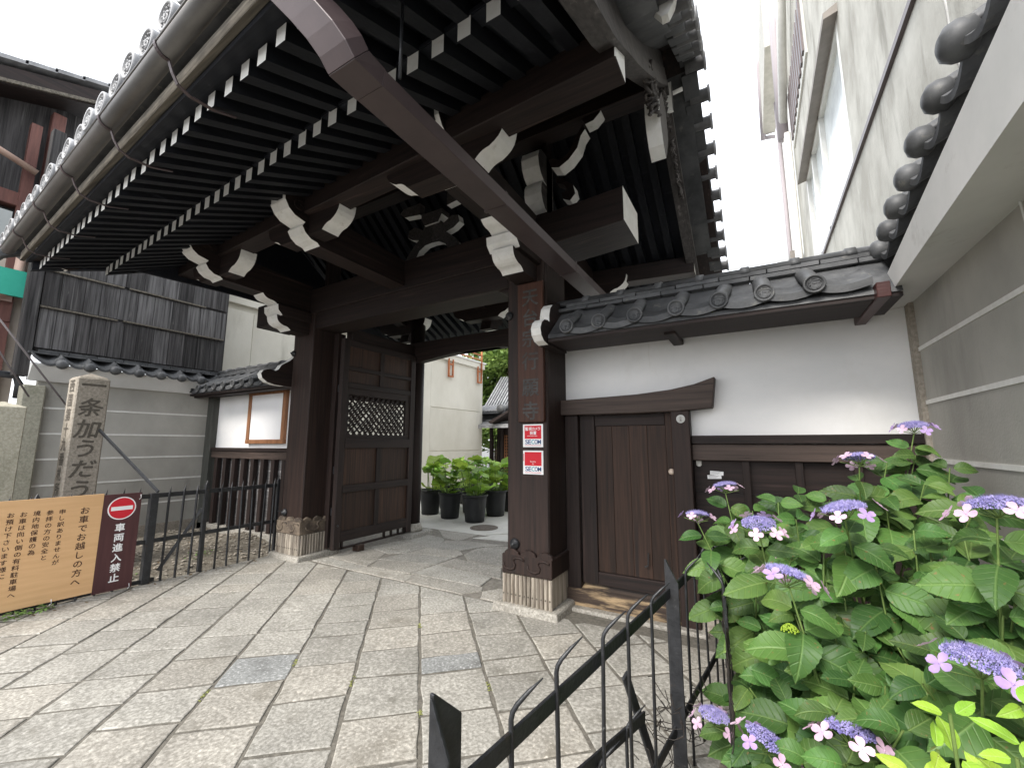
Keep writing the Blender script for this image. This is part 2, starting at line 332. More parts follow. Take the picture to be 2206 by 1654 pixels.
def slab(poly, parent, name, m, top=.012, gap=.006, depth=.05, ch=.006, wob=.004):
    p = shrink(poly, gap)
    if len(p) < 3 or area(p) < .002: return
    q = []
    for i, a in enumerate(p):
        b = p[(i + 1) % len(p)]; q.append((a[0] + U(-wob, wob) * .5, a[1] + U(-wob, wob) * .5))
        l = math.hypot(b[0] - a[0], b[1] - a[1])
        for k in range(1, int(l / .15) + 1):
            t = k / (int(l / .15) + 1); q.append((lerp(a[0], b[0], t) + U(-wob, wob), lerp(a[1], b[1], t) + U(-wob, wob)))
    cx = sum(a[0] for a in q) / len(q); cy = sum(a[1] for a in q) / len(q); tx, ty = U(-.006, .006), U(-.006, .006); zz = top + U(-.002, .0035)
    ins = lambda a, s: (cx + (a[0] - cx) * s, cy + (a[1] - cy) * s)
    r = max(math.hypot(a[0] - cx, a[1] - cy) for a in q); s1 = 1 - ch / r; s2 = 1 - 3 * ch / r
    zt = lambda a: zz + tx * (a[0] - cx) + ty * (a[1] - cy)
    r0 = [(a[0] - cx, a[1] - cy, -depth) for a in q]; r1 = [(a[0] - cx, a[1] - cy, zt(a) - ch) for a in q]
    r2 = [(*[c - o for c, o in zip(ins(a, s1), (cx, cy))], zt(a) - ch * .3) for a in q]; r3 = [(*[c - o for c, o in zip(ins(a, s2), (cx, cy))], zt(a)) for a in q]
    mb = MB(); n = len(q); vs = r0 + r1 + r2 + r3
    mb.add(vs, [(i * n + k, i * n + (k + 1) % n, (i + 1) * n + (k + 1) % n, (i + 1) * n + k) for i in range(3) for k in range(n)] + [list(range(3 * n, 4 * n))])
    return mb.build(name, m, parent, loc=(cx, cy, 0))

# ================================================================== SETTING: ground and pavements
g = MB(); g.add([(-150, -150, -.06), (150, -150, -.06), (150, 150, -.06), (-150, 150, -.06)], [(0, 1, 2, 3)])
tag(g.build('ground', ASPH), kind='structure')
fp = MB(); fp.add([(-6.6, -3, .001), (1.4, -3, .001), (1.4, 4.4, .001), (-6.6, 4.4, .001)], [(0, 1, 2, 3)])
FP = tag(fp.build('front_pavement', MORTAR), kind='structure')
E1, N1 = (-.673, .739), (.739, .673)
TL = ((-5.3, 3.76), (-2.4, 3.755))                 # threshold line where the diagonal paving stops
for i in range(-9, 8):
    n0, n1 = .047 + .4345 * i, .047 + .4345 * (i + 1); t = -1.9 + U(-.06, .06) + (i % 2) * .03; kp = 0
    while t < 7.6:
        ln = .405 + U(-.05, .06)
        if R.random() < .07: ln *= .6
        k1 = U(-.02, .02)
        P = [(N1[0] * n + E1[0] * s, N1[1] * n + E1[1] * s) for n, s in ((n0, t), (n1, t + kp), (n1, t + ln + k1), (n0, t + ln))]
        t += ln; kp = k1
        cx, cy = P[0]; 
        P = clip(P, (0, 1), 3.71); P = clip(P, (-1, 0), 6.0) if len(P) > 2 else P
        P = clip(P, (1, -.12), -.35) if len(P) > 2 else P; P = clip(P, (0, -1), 1.2) if len(P) > 2 else P
        if len(P) < 3 or area(P) < .012: continue
        x = sum(p[0] for p in P) / len(P); y = sum(p[1] for p in P) / len(P)
        if y < .35 + .0 * x and not (x < -1.2 and y > -.2 - .35 * x - 1.2): continue     # nothing of these shows
        slab(P, FP, 'paving_slab', R.choices((GRANITE, GRANITEB, GRANITEP), (.62, .045, .335))[0], wob=.007, gap=.0115, ch=.004, top=.0075)
for P in ([(-2.55, 3.56), (-2.0, 3.56), (-2.05, 3.25), (-2.3, 3.2)],):
    pass
gp = MB(); gp.add([(-5.9, 3.705, .003), (-1.6, 3.705, .003), (-1.6, 6.2, .003), (-5.9, 6.2, .003)], [(0, 1, 2, 3)])
GP = tag(gp.build('gateway_pavement', mat('stone_dust_joint', (.14, .13, .11), (.24, .22, .19), (20, 20, 20), .9, .3)), kind='structure')
GS = [[(-4.45, 5.54), (-4.22, 5.68), (-3.39, 5.73), (-3.66, 5.49), (-4.39, 5.39)], [(-4.39, 5.39), (-3.66, 5.49), (-3.83, 5.13), (-4.39, 5.02)],
      [(-4.39, 5.02), (-3.83, 5.13), (-3.68, 4.99), (-3.69, 4.82), (-4.43, 4.65)], [(-4.43, 4.65), (-3.69, 4.81), (-3.7, 4.42), (-4.22, 4.3), (-4.55, 4.22)],
      [(-3.66, 4.79), (-3.68, 4.99), (-3.83, 5.13), (-3.65, 5.49), (-3.37, 5.7), (-2.78, 4.71), (-2.88, 4.72)], [(-3.66, 4.78), (-2.88, 4.72), (-2.65, 4.34), (-2.7, 4.33), (-3.69, 4.41)],
      [(-3.69, 4.41), (-2.7, 4.33), (-2.72, 4.05), (-2.71, 4.0), (-3.7, 3.97)], [(-4.21, 4.3), (-3.7, 4.41), (-3.7, 3.97), (-3.86, 3.95), (-4.34, 3.92), (-4.5, 4.2)],
      [(-4.45, 5.54), (-4.39, 5.39), (-4.39, 5.02), (-5.05, 5.2), (-5.1, 5.75), (-4.6, 5.68)], [(-4.39, 5.02), (-4.43, 4.65), (-4.62, 4.5), (-5.15, 4.6), (-5.05, 5.2)],
      [(-4.62, 4.5), (-4.5, 4.2), (-4.34, 3.92), (-5.2, 3.96), (-5.15, 4.6)], [(-3.37, 5.7), (-2.2, 5.8), (-2.2, 4.8), (-2.78, 4.71)], [(-2.65, 4.34), (-2.78, 4.71), (-2.2, 4.8), (-2.2, 4.2)],
      [(-5.2, 3.95), (-4.4, 3.915), (-4.45, 3.72), (-5.25, 3.74)], [(-4.4, 3.915), (-3.62, 3.95), (-3.55, 3.72), (-4.45, 3.72)], [(-3.62, 3.95), (-2.68, 4.02), (-2.62, 3.9), (-2.75, 3.72), (-3.55, 3.72)], [(-2.68, 4.02), (-2.3, 4.1), (-2.3, 3.72), (-2.75, 3.72), (-2.62, 3.9)],
      [(-4.6, 5.68), (-5.1, 5.75), (-5.1, 6.15), (-4.22, 6.15), (-4.22, 5.7), (-4.45, 5.54)]]
for P in GS: slab(P, GP, 'paving_slab', R.choices((GRANITE, GRANITEP), (.6, .4))[0], top=.014, wob=.008, gap=.005)
cg = MB(); cg.add([(-9.6, 5.7, 0), (2, 5.7, 0), (2, 30, 0), (-9.6, 30, 0)], [(0, 1, 2, 3)])
CG = tag(cg.build('courtyard_ground', COURT), kind='structure')
for P in ([(-4.2, 5.9), (-3.3, 6.0), (-3.2, 6.5), (-3.8, 6.45)], [(-3.8, 6.48), (-3.2, 6.52), (-2.6, 7.3), (-3.5, 7.0)], [(-4.15, 6.2), (-3.85, 6.48), (-3.55, 7.0), (-4.0, 6.9)], [(-3.3, 6.0), (-2.2, 6.1), (-2.3, 6.9), (-3.15, 6.5)], [(-3.5, 7.05), (-2.65, 7.35), (-2.4, 8.2), (-3.4, 7.8)], [(-4.0, 6.95), (-3.55, 7.05), (-3.45, 7.8), (-4.0, 7.9)]):
    slab(P, CG, 'paving_slab', COURT, top=.016, gap=.014)
# soil bed on the left, bumpy, and its pebbles
sb = MB(); nx, ny = 30, 44
for j in range(ny + 1):
    for i in range(nx + 1):
        x, y = lerp(-9, -6.0, i / nx), lerp(-.5, 4.05, j / ny)
        e = min(1, (i) / 3, (nx - i) / 3)
        sb.v.append((x, y, .0 + .10 * e * (.6 + noise.noise((x * 1.3, y * 1.3, 0))) + .025 * noise.noise((x * 7, y * 7, 3))))
for j in range(ny):
    for i in range(nx): a = j * (nx + 1) + i; sb.f.append([a, a + 1, a + nx + 2, a + nx + 1]); sb.m.append(0); sb.sm.append(True)
tag(sb.build('soil_bed', SOIL), kind='structure')
pb = MB()
def pebble(mb, x, y, z, r):
    vs = []; sx, sy, sz, a = U(.7, 1.3), U(.7, 1.3), U(.4, .7), U(0, PI)
    for (px, py, pz) in ((1, 0, 0), (-1, 0, 0), (0, 1, 0), (0, -1, 0), (0, 0, 1), (.6, .6, .5), (-.6, .6, .5), (-.6, -.6, .5), (.6, -.6, .5)):
        px, py = px * sx * r, py * sy * r; vs.append((x + px * math.cos(a) - py * math.sin(a), y + px * math.sin(a) + py * math.cos(a), z + pz * sz * r))
    mb.add(vs, [(0, 5, 4), (5, 2, 4), (2, 6, 4), (6, 1, 4), (1, 7, 4), (7, 3, 4), (3, 8, 4), (8, 0, 4), (0, 2, 5), (2, 1, 6), (1, 3, 7), (3, 0, 8)], 0)
for k in range(1500):
    x, y = U(-8.6, -6.05), U(.2, 4.0); e = min(1, (x + 9) / .3, (-6.0 - x) / .3)
    pebble(pb, x, y, .10 * e * (.6 + noise.noise((x * 1.3, y * 1.3, 0))) + .01, U(.006, .028))
tag(pb.build('pebbles', STONE), kind='stuff')
pbd = MB(); nx, ny = 18, 44
for j in range(ny + 1):
    for i in range(nx + 1):
        y = lerp(-1, 4.05, j / ny); x = lerp(-.6 + .12 * (y - .6) + .12, 1.05, i / nx)
        pbd.v.append((x, y, .03 + .05 * noise.noise((x * 2, y * 2, 5)) + .02 * noise.noise((x * 9, y * 9, 3))))
for j in range(ny):
    for i in range(nx): a = j * (nx + 1) + i; pbd.f.append([a, a + 1, a + nx + 2, a + nx + 1]); pbd.m.append(0); pbd.sm.append(True)
tag(pbd.build('planting_bed', SOIL), kind='structure')

# ================================================================== TEMPLE GATE
GT = thing('temple_gate', 'large dark timber temple gate with white painted rafter ends and tiled gable roof', 'gate', (-3.77, 3.9, 0))
SH = lambda x: .047 * (-1.9 - x)                  # the roof is a little out of square with the posts
XL, XR, RC = -7.0, -.545, 3.92                    # gable planes, ridge line
# --- main posts
for px, pale in ((-5.625, 1), (-1.94, 0)):
    s = 1 if px < -3 else -1
    MB().box(px - .225, px + .225, 3.65, 4.12, .08, 3.44).build('post', POST, GT, .012)
    bs = MB(); bs.hexa([(px - .36, 3.555, -.05), (px + .34, 3.555, -.05), (px + .34, 4.25, -.05), (px - .36, 4.25, -.05), (px - .34, 3.575, .075), (px + .32, 3.575, .07), (px + .32, 4.23, .075), (px - .34, 4.23, .075)])
    bs.build('base_stone', GRANITEP, GT, .02, seg=2)
    sm = mat('pale_shoe_wood', (.17, .145, .12), (.44, .39, .32), (30, 30, 2), .8, .4, (60, 60, 3), .25, spots=[((.10, .075, .055), (16, 16, 2), .52, .2)])
    sd = POST if not pale else mat('worn_shoe_wood', (.055, .042, .034), (.19, .15, .11), (6, 6, 6), .8, .4, (40, 40, 8), .1)
    sh = MB().box(px - .262, px + .262, 3.612, 4.15, .335, .50 if pale else .51)
    # scalloped top edge of the shoe
    for k in range(12):
        pass
    S = sh.build('post_shoe', sd, GT, .006)
    # wave relief: raised S scrolls on the front and inner side
    def scroll(c, ux, wdt, mirror=1):
        pts = [(a * wdt, b * .13) for a, b in ((-.52, .05), (-.50, -.18), (-.36, -.36), (-.15, -.40), (.02, -.28), (.06, -.06), (-.02, .14), (-.02, .34), (.12, .46), (.34, .44), (.5, .32))]
        m = MB(); m.tube([(c[0] + ux[0] * a, c[1] + ux[1] * a, c[2] + b) for a, b in pts], .011, 6); return m
    for cc in (-.13, .13):
        scroll((px + cc, 3.61, .425), (1, 0), .22).build('wave_relief', sd, S)
    scroll((px + s * .264, 3.88, .425), (0, 1), .34).build('wave_relief', sd, S)
    # crest waves above the shoe
    for cc in (-.16, .02, .19):
        m = MB(); m.prism([(px + cc - .085, .50), (px + cc + .085, .50), (px + cc + .07, .535), (px + cc + .02, .56), (px + cc - .04, .555), (px + cc - .075, .53)], fy, 3.614, 3.66); m.build('wave_crest', sd, S, .006)
    if s == 1:
        for cc in (3.72, 3.88, 4.04):
            m = MB(); m.prism([(cc - .085, .49), (cc + .085, .49), (cc + .06, .535), (cc, .56), (cc - .05, .53)], fx, px + .215, px + .26); m.build('wave_crest', sd, S, .006)
    NS = 12
    for k in range(NS):
        x = px - .24 + .48 * k / (NS - 1)
        m = MB(); m.loft([[(x + .019 * math.cos(a), 3.632 - .024 * math.sin(a), z) for a in [PI * q / 5 for q in range(6)]] for z in (.072, .33)]); m.build('shoe_slat', sm, S)
        m = MB(); m.lathe([(.0075, 0), (.0075, .004)], 8, (0, 0, 0), 'y'); m.build('peg_hole', CARVE, S, loc=(x, 3.606, .155))
    for k in range(NS):
        y = 3.66 + .46 * k / (NS - 1); x = px + s * .245
        m = MB(); m.loft([[(x + s * .024 * math.sin(a), y + s * .019 * math.cos(a), z) for a in [PI * q / 5 for q in range(6)]] for z in (.072, .33)]); m.build('shoe_slat', sm, S)
    core = MB().box(px - .245, px + .245, 3.634, 4.13, .072, .333); core.build('shoe_core', sm, S)
    # nail-head covers
    for (cx, cz, r) in ((px - .14, .60, .052), (px - .20, 2.86, .045), ):
        nc = MB(); nc.lathe([(r, .0), (r, -.012), (r * .8, -.026), (r * .45, -.036), (r * .3, -.052), (.006, -.058)], 14, (cx, 3.65, cz), 'y'); nc.build('nail_cover', IRON, GT)
# --- beams over the opening
mb = MB()
secs = [(-6.88, 3.40, 3.75), (-2.3, 3.455, 3.835), (-1.6, 3.54, 3.885), (-.92, 3.59, 3.925)]
mb.loft([[(x, 3.642, a), (x, 4.2, a), (x, 4.2, b), (x, 3.642, b)] for x, a, b in secs], cap=False)
mb.add([(-6.88, 3.642, 3.40), (-6.88, 4.2, 3.40), (-6.88, 4.2, 3.75), (-6.88, 3.642, 3.75)], [(0, 3, 2, 1)], 1)
mb.add([(-.92, 3.642, 3.59), (-.92, 4.2, 3.59), (-.92, 4.2, 3.925), (-.92, 3.642, 3.925)], [(0, 1, 2, 3)], 1)
mb.build('main_beam', [WX, WHITE], GT, .008)
MB().box(-5.42, -2.15, 3.675, 4.05, 3.185, 3.52).build('lower_lintel', WX, GT, .006)
MB().box(-5.4, -2.2, 5.45, 5.65, 3.05, 3.32).build('rear_tie_beam', WX, GT, .01)
# carved arch under the rear tie beam
m = MB(); pr = [(-5.4, 3.05)] + [(lerp(-5.4, -2.2, t / 16), 3.055 - .10 * abs(math.cos(PI * t / 16)) ** 3) for t in range(17)] + [(-2.2, 3.05)]
m.prism(pr, fy, 5.48, 5.62); m.build('rear_arch_board', WX, GT)
for px in (-5.22, -2.3):                          # rear round posts
    m = MB(); m.lathe([(.13, .2), (.135, 1.2), (.13, 3.9)], 20, (px, 5.6, 0)); m.build('rear_post', WZ, GT)
    m = MB(); m.lathe([(.17, .08), (.185, .11), (.16, .17), (.14, .21)], 20, (px, 5.6, 0)); m.build('rear_base_stone', GRANITEP, GT)
    m = MB(); m.hexa([(px - .27, 5.3, -.02), (px + .27, 5.32, -.02), (px + .25, 5.9, -.02), (px - .25, 5.9, -.02), (px - .25, 5.33, .08), (px + .25, 5.35, .085), (px + .23, 5.88, .08), (px - .24, 5.88, .08)]); m.build('rear_footing', GRANITE, GT, .02)
    MB().box(px - .07, px + .07, 4.12, 5.5, 3.02, 3.26).build('side_tie_beam', WY, GT, .008)
    MB().box(px - .06, px + .06, 4.12, 5.5, 2.2, 2.38).build('side_tie_beam', WY, GT, .008)
# --- forward arms with white scroll noses (profile y,z)
def lobe(c, r, a0, a1, n=6): return [(c[0] + r[0] * math.cos(lerp(a0, a1, k / n)), c[1] + r[1] * math.sin(lerp(a0, a1, k / n))) for k in range(n + 1)]
tip = [(2.47, 3.50), (2.44, 3.525), (2.37, 3.535), (2.31, 3.575), (2.275, 3.63), (2.30, 3.675), (2.255, 3.685), (2.19, 3.70), (2.13, 3.745), (2.09, 3.81), (2.085, 3.87), (2.11, 3.92), (2.16, 3.935)]
arm = [(3.66, 3.48)] + [(2.47, 3.50)] + tip[1:] + [(2.3, 3.90), (2.55, 3.86), (3.66, 3.80)]
rim = [0] + [1] * (len(tip) - 1) + [0] * 4
for ax, w, dz in ((-5.625, .24, .03), (-3.77, .24, .0), (-1.94, .24, .09)):
    m = MB(); m.prism([(y, z + dz) for y, z in arm], fx, ax - w / 2, ax + w / 2, 0, rim + [0] * (len(arm) - len(rim))); m.build('bracket_arm', [WY, WHITE], GT)
    # scroll eyes carved on the arm sides
    for sx in (-1, 1):
        pts = [(ax + sx * (w / 2 + .001), 2.24 + .09 * (1 - t / 18) * math.cos(t * .55), 3.81 + dz + .07 * (1 - t / 18) * math.sin(t * .55)) for t in range(16)]
        m = MB(); m.tube(pts, .007, 5); m.build('scroll_relief', WY, GT)
# --- stacked noses on the two posts: upper nose, bearing block, lower nose
up = lobed([(3.17, 3.42), (3.06, 3.46), (2.965, 3.52), (2.87, 3.63)], (-.012, .014, .034))
lo = lobed([(3.37, 3.105), (3.27, 3.15), (3.165, 3.28)], (-.014, .034))
for ax, du, dl in ((-5.625, 0, 0), (-1.94, .075, .075)):
    up_, lo_ = [(y, z + du) for y, z in up], [(y, z + dl) for y, z in lo]
    m = MB(); P = up_ + [(3.66, 3.64 + du), (3.66, 3.42 + du)]; m.prism(P, fx, ax - .112, ax + .112, 0, [1] * (len(up) - 1) + [0] * 3); m.build('bracket_nose', [WY, WHITE], GT)
    m = MB(); P = [(3.21, 3.275 + dl), (3.15, 3.335 + dl), (3.14, 3.415 + dl), (3.655, 3.415 + dl), (3.655, 3.275 + dl)]; m.prism(P, fx, ax - .165, ax + .165, 0, [1, 1, 0, 0, 0]); m.build('bearing_block', [WY, WHITE], GT, .004)
    m = MB(); P = lo_ + [(3.66, 3.28 + dl), (3.66, 3.105 + dl)]; m.prism(P, fx, ax - .117, ax + .117, 0, [1] * (len(lo) - 1) + [0] * 3); m.build('bracket_nose', [WY, WHITE], GT)
    # sideways noses of the main beam line
    for s in (-1, 1):
        q = [(ax + s * .22, 3.40), (ax + s * .34, 3.40), (ax + s * .43, 3.36), (ax + s * .50, 3.29), (ax + s * .44, 3.26), (ax + s * .40, 3.19), (ax + s * .30, 3.15), (ax + s * .22, 3.14)]
        if ax > -3 or s < 0:
            if ax > -3 and s > 0: continue
            m = MB(); m.prism(q[::s], fy, 3.72, 3.95, 0, [0] * 8); m.build('side_nose', [WX, WHITE], GT)
# --- long purlins on the arms, short boat-shaped bearers under them
for front in (1, 0):
    y = (lambda v: v) if front else (lambda v: 2 * RC - v)
    m = MB(); c = [(XL + .1, 0), (-.61, 1)]
    P = []
    for x, e, ya, za in ((XL + .1, 0, 2.235 + SH(XL + .1), 3.83), (-.538, 1, 2.09, 3.70)):
        for yy, zz in ((ya, za), (ya + .215, za), (ya + .215, za + .22), (ya, za + .22)): P.append((x, y(yy), zz))
    m.add(P, [(0, 3, 2, 1), (4, 5, 6, 7), (0, 1, 5, 4), (1, 2, 6, 5), (2, 3, 7, 6), (3, 0, 4, 7)], [0, 1, 0, 0, 0, 0]); m.build('eave_purlin', [WX, WHITE], GT, .006)
    for ax in (-5.625, -3.77, -1.94):
        for s in (-1, 1):
            e = lobed([(.33, 3.565), (.45, 3.625), (.575, 3.80)], (.014, -.036)); q = [(ax, 3.56)] + [(ax + s * a_, b_) for a_, b_ in e] + [(ax, 3.812)]
            rm = [0] + [1] * (len(e) - 1) + [0, 0]
            m = MB(); yy = y(2.34) + SH(ax); m.prism(q if s > 0 else q[::-1], fy, yy - .09, yy + .09, 0, rm if s > 0 else rm[:-1][::-1] + [0])
            m.build('purlin_bearer', [WX, WHITE], GT)
# ridge purlin
MB().box(XL + .1, -.61, RC - .11, RC + .11, 4.95, 5.18).build('ridge_purlin', WX, GT, .006)
# --- rafters: two tiers in front and behind, white painted ends
low = [(1.55, 3.62), (2.46, 4.035), (2.99, 4.41), (3.46, 4.80), (RC, 5.20)]
def rafter_mesh(prof, h, w, flip):
    m = MB(); sg = -1 if flip else 1
    secs = []
    for (y, z) in prof: secs.append([(-w / 2, sg * (y - RC), z), (w / 2, sg * (y - RC), z), (w / 2, sg * (y - RC), z + h), (-w / 2, sg * (y - RC), z + h)])
    m.loft(secs, cap=False); m.add(secs[0], [(0, 3, 2, 1)] if not flip else [(0, 1, 2, 3)], 1); m.add(secs[-1], [(0, 1, 2, 3)], 0)
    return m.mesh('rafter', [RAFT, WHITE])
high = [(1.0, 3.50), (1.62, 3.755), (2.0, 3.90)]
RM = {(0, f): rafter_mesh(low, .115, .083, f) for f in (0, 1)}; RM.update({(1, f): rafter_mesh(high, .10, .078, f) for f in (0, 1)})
NR = 34
for k in range(NR):
    x = -.80 - .1835 * k
    for f in (0, 1):
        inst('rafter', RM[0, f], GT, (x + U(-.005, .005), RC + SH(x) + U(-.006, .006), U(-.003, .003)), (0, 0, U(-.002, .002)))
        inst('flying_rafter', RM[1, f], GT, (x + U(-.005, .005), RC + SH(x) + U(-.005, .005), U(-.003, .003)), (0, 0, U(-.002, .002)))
# boarding over the rafters, the ledge between tiers and the eave boards
def sheared(prof, x0, x1, flip, name, mats, t=None, mi=0):
    m = MB(); secs = []
    for x in (x0, x1): secs.append([(x, (2 * RC - y if flip else y) + SH(x), z) for y, z in prof])
    m.loft(secs, mi); return m.build(name, mats, GT)
for f in (0, 1):
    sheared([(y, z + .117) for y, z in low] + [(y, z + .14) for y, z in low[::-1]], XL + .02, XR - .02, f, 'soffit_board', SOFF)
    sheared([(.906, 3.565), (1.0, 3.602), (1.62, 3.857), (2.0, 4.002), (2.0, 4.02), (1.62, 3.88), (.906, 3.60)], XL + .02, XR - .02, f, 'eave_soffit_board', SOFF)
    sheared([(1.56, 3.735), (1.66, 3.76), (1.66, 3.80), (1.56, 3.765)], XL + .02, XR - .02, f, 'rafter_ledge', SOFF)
    sheared([(.872, 3.605), (.905, 3.605), (.905, 3.72), (.872, 3.70)], XL - .1, XR + .12, f, 'eave_fascia', GREYWOOD)
    sheared([(.79, 3.75), (.99, 3.76), (2.0, 4.06), (2.46, 4.20), (2.99, 4.56), (3.46, 4.95), (RC, 5.36), (RC, 5.5), (3.4, 5.02), (2.4, 4.38), (.80, 3.83)], XL - .2, XR + .2, f, 'roof_bed', TILE)
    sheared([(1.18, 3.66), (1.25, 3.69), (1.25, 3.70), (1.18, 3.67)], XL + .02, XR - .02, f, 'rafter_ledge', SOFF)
# inner transom wall above the main beam (between beam and ridge), with studs
for x in (-5.6, -1.94):
    MB().box(x - .09, x + .09, 3.98, 4.12, 3.8, 5.0).build('strut', WZ, GT)
# rainbow ties from the beam towards the rear
for x in (-5.6, -3.77, -1.94):
    m = MB(); m.prism([(4.1, 3.72), (4.6, 3.80), (5.3, 3.78), (5.7, 3.68), (5.7, 3.90), (5.2, 4.0), (4.6, 4.02), (4.1, 3.98)], fx, x - .1, x + .1); m.build('rainbow_beam', WY, GT)
    q = [(5.74, 3.42), (5.86, 3.45), (5.90, 3.53), (5.98, 3.56), (6.02, 3.64), (5.99, 3.68), (5.7, 3.69), (5.62, 3.42)]
    m = MB(); m.prism(q, fx, x - .1, x + .1, 0, [1, 1, 1, 1, 1, 0, 0, 0]); m.build('bracket_nose', [WY, WHITE], GT)
# --- frog-leg struts with white inner edges standing on the main beam
def frog(cx, y, z, s, name='frog_leg_strut', sz=None):  # paler wood colour makes up for missing bounce light under the roof
    h = lambda p: [(cx + a * s, z + b * (sz or s)) for a, b in p]
    m = MB(); m.prism(h([(-.1, .64), (.1, .64), (.15, .74), (.15, .82), (-.15, .82), (-.15, .74)]), fy, y - .08, y + .08, 0, [1, 1, 0, 0, 0, 1]); f = m.build(name, [GREYB, WHITE], GT)
    outer = [(.46, 0), (.44, .12), (.37, .27), (.27, .40), (.20, .47), (.30, .50), (.38, .56), (.36, .66), (.27, .69), (.20, .64), (.14, .60), (.12, .66), (.0, .70)]
    inner = [(0, .37), (.10, .36), (.19, .30), (.24, .20), (.26, .10), (.25, 0)]
    for sg in (1, -1):
        P = [(sg * a, b) for a, b in outer + inner]; n0 = len(outer)
        rimw = [1, 1, 0, 0, 1, 1, 1, 1, 1, 1, 0, 0, 0] + [1, 1, 1, 1, 1, 0]
        P = h(P)
        if sg < 0: P = P[::-1]; rimw = rimw[:-1][::-1] + [rimw[-1]]
        m = MB(); m.prism(P, fy, y - .05, y + .05, 0, rimw); m.build('strut_half', [GREYB, WHITE], f)
    for sg in (-1, 1):
        m = MB(); m.prism(h([(sg * .2, .86), (sg * .44, .90), (sg * .52, .98), (sg * .46, 1.04), (sg * .2, 1.04)][::sg]), fy, y - .05, y + .05, 0, [1, 1, 1, 0, 0] if sg > 0 else [0, 1, 1, 1, 0]); m.build('strut_leaf', [GREYB, WHITE], f)
    return f
frog(-3.56, 4.08, 3.84, 1.18, sz=.95)
for P in ([(3.98, 4.42), (3.90, 4.44), (3.83, 4.49), (3.785, 4.56), (3.765, 4.66), (3.79, 4.74), (3.84, 4.78), (4.15, 4.78), (4.15, 4.42)], [(4.0, 4.10), (3.93, 4.12), (3.87, 4.18), (3.835, 4.27), (3.84, 4.36), (3.87, 4.415), (4.15, 4.415), (4.15, 4.10)]):
    n0 = 6 if len(P) > 8 else 5
    m = MB(); m.prism(P, fx, -2.06, -1.85, 0, [1] * n0 + [0] * (len(P) - n0)); m.build('gable_nose', [GREYB, WHITE], GT)
m = MB()
for k in range(5): m.tube([(-2.10 - .06 * k + .05 * math.cos(t * .9 + k), 3.98, 4.12 + .045 * k + .05 * math.sin(t * .9 + k)) for t in range(8)], [.022] * 6 + [.014, .006], 6)
m.build('carved_wing', GREYB, GT)
# carved gable brackets to the right of the strut: white S-shaped sprays
def spray(P0, y, w, name='gable_spray'):
    m = MB(); n = len(P0) // 2; m.prism(P0, fy, y - w / 2, y + w / 2, 0, [1] * (n - 1) + [0] * (len(P0) - n + 1)); m.build(name, [WX, WHITE], GT)
spray([(-1.72, 4.50), (-1.63, 4.47), (-1.52, 4.52), (-1.42, 4.62), (-1.38, 4.74), (-1.33, 4.80), (-1.36, 4.86), (-1.45, 4.72), (-1.52, 4.60), (-1.62, 4.55), (-1.70, 4.60), (-1.76, 4.60)], 3.9, .16)
spray([(-1.33, 4.86), (-1.24, 4.87), (-1.17, 4.93), (-1.13, 5.01), (-1.17, 5.05), (-1.22, 4.98), (-1.30, 4.95), (-1.36, 4.93)], 3.9, .14)
spray([(-1.62, 4.14), (-1.54, 4.10), (-1.48, 4.16), (-1.50, 4.26), (-1.62, 4.38), (-1.70, 4.42), (-1.70, 4.36), (-1.60, 4.30), (-1.56, 4.22), (-1.64, 4.22)], 3.95, .12)
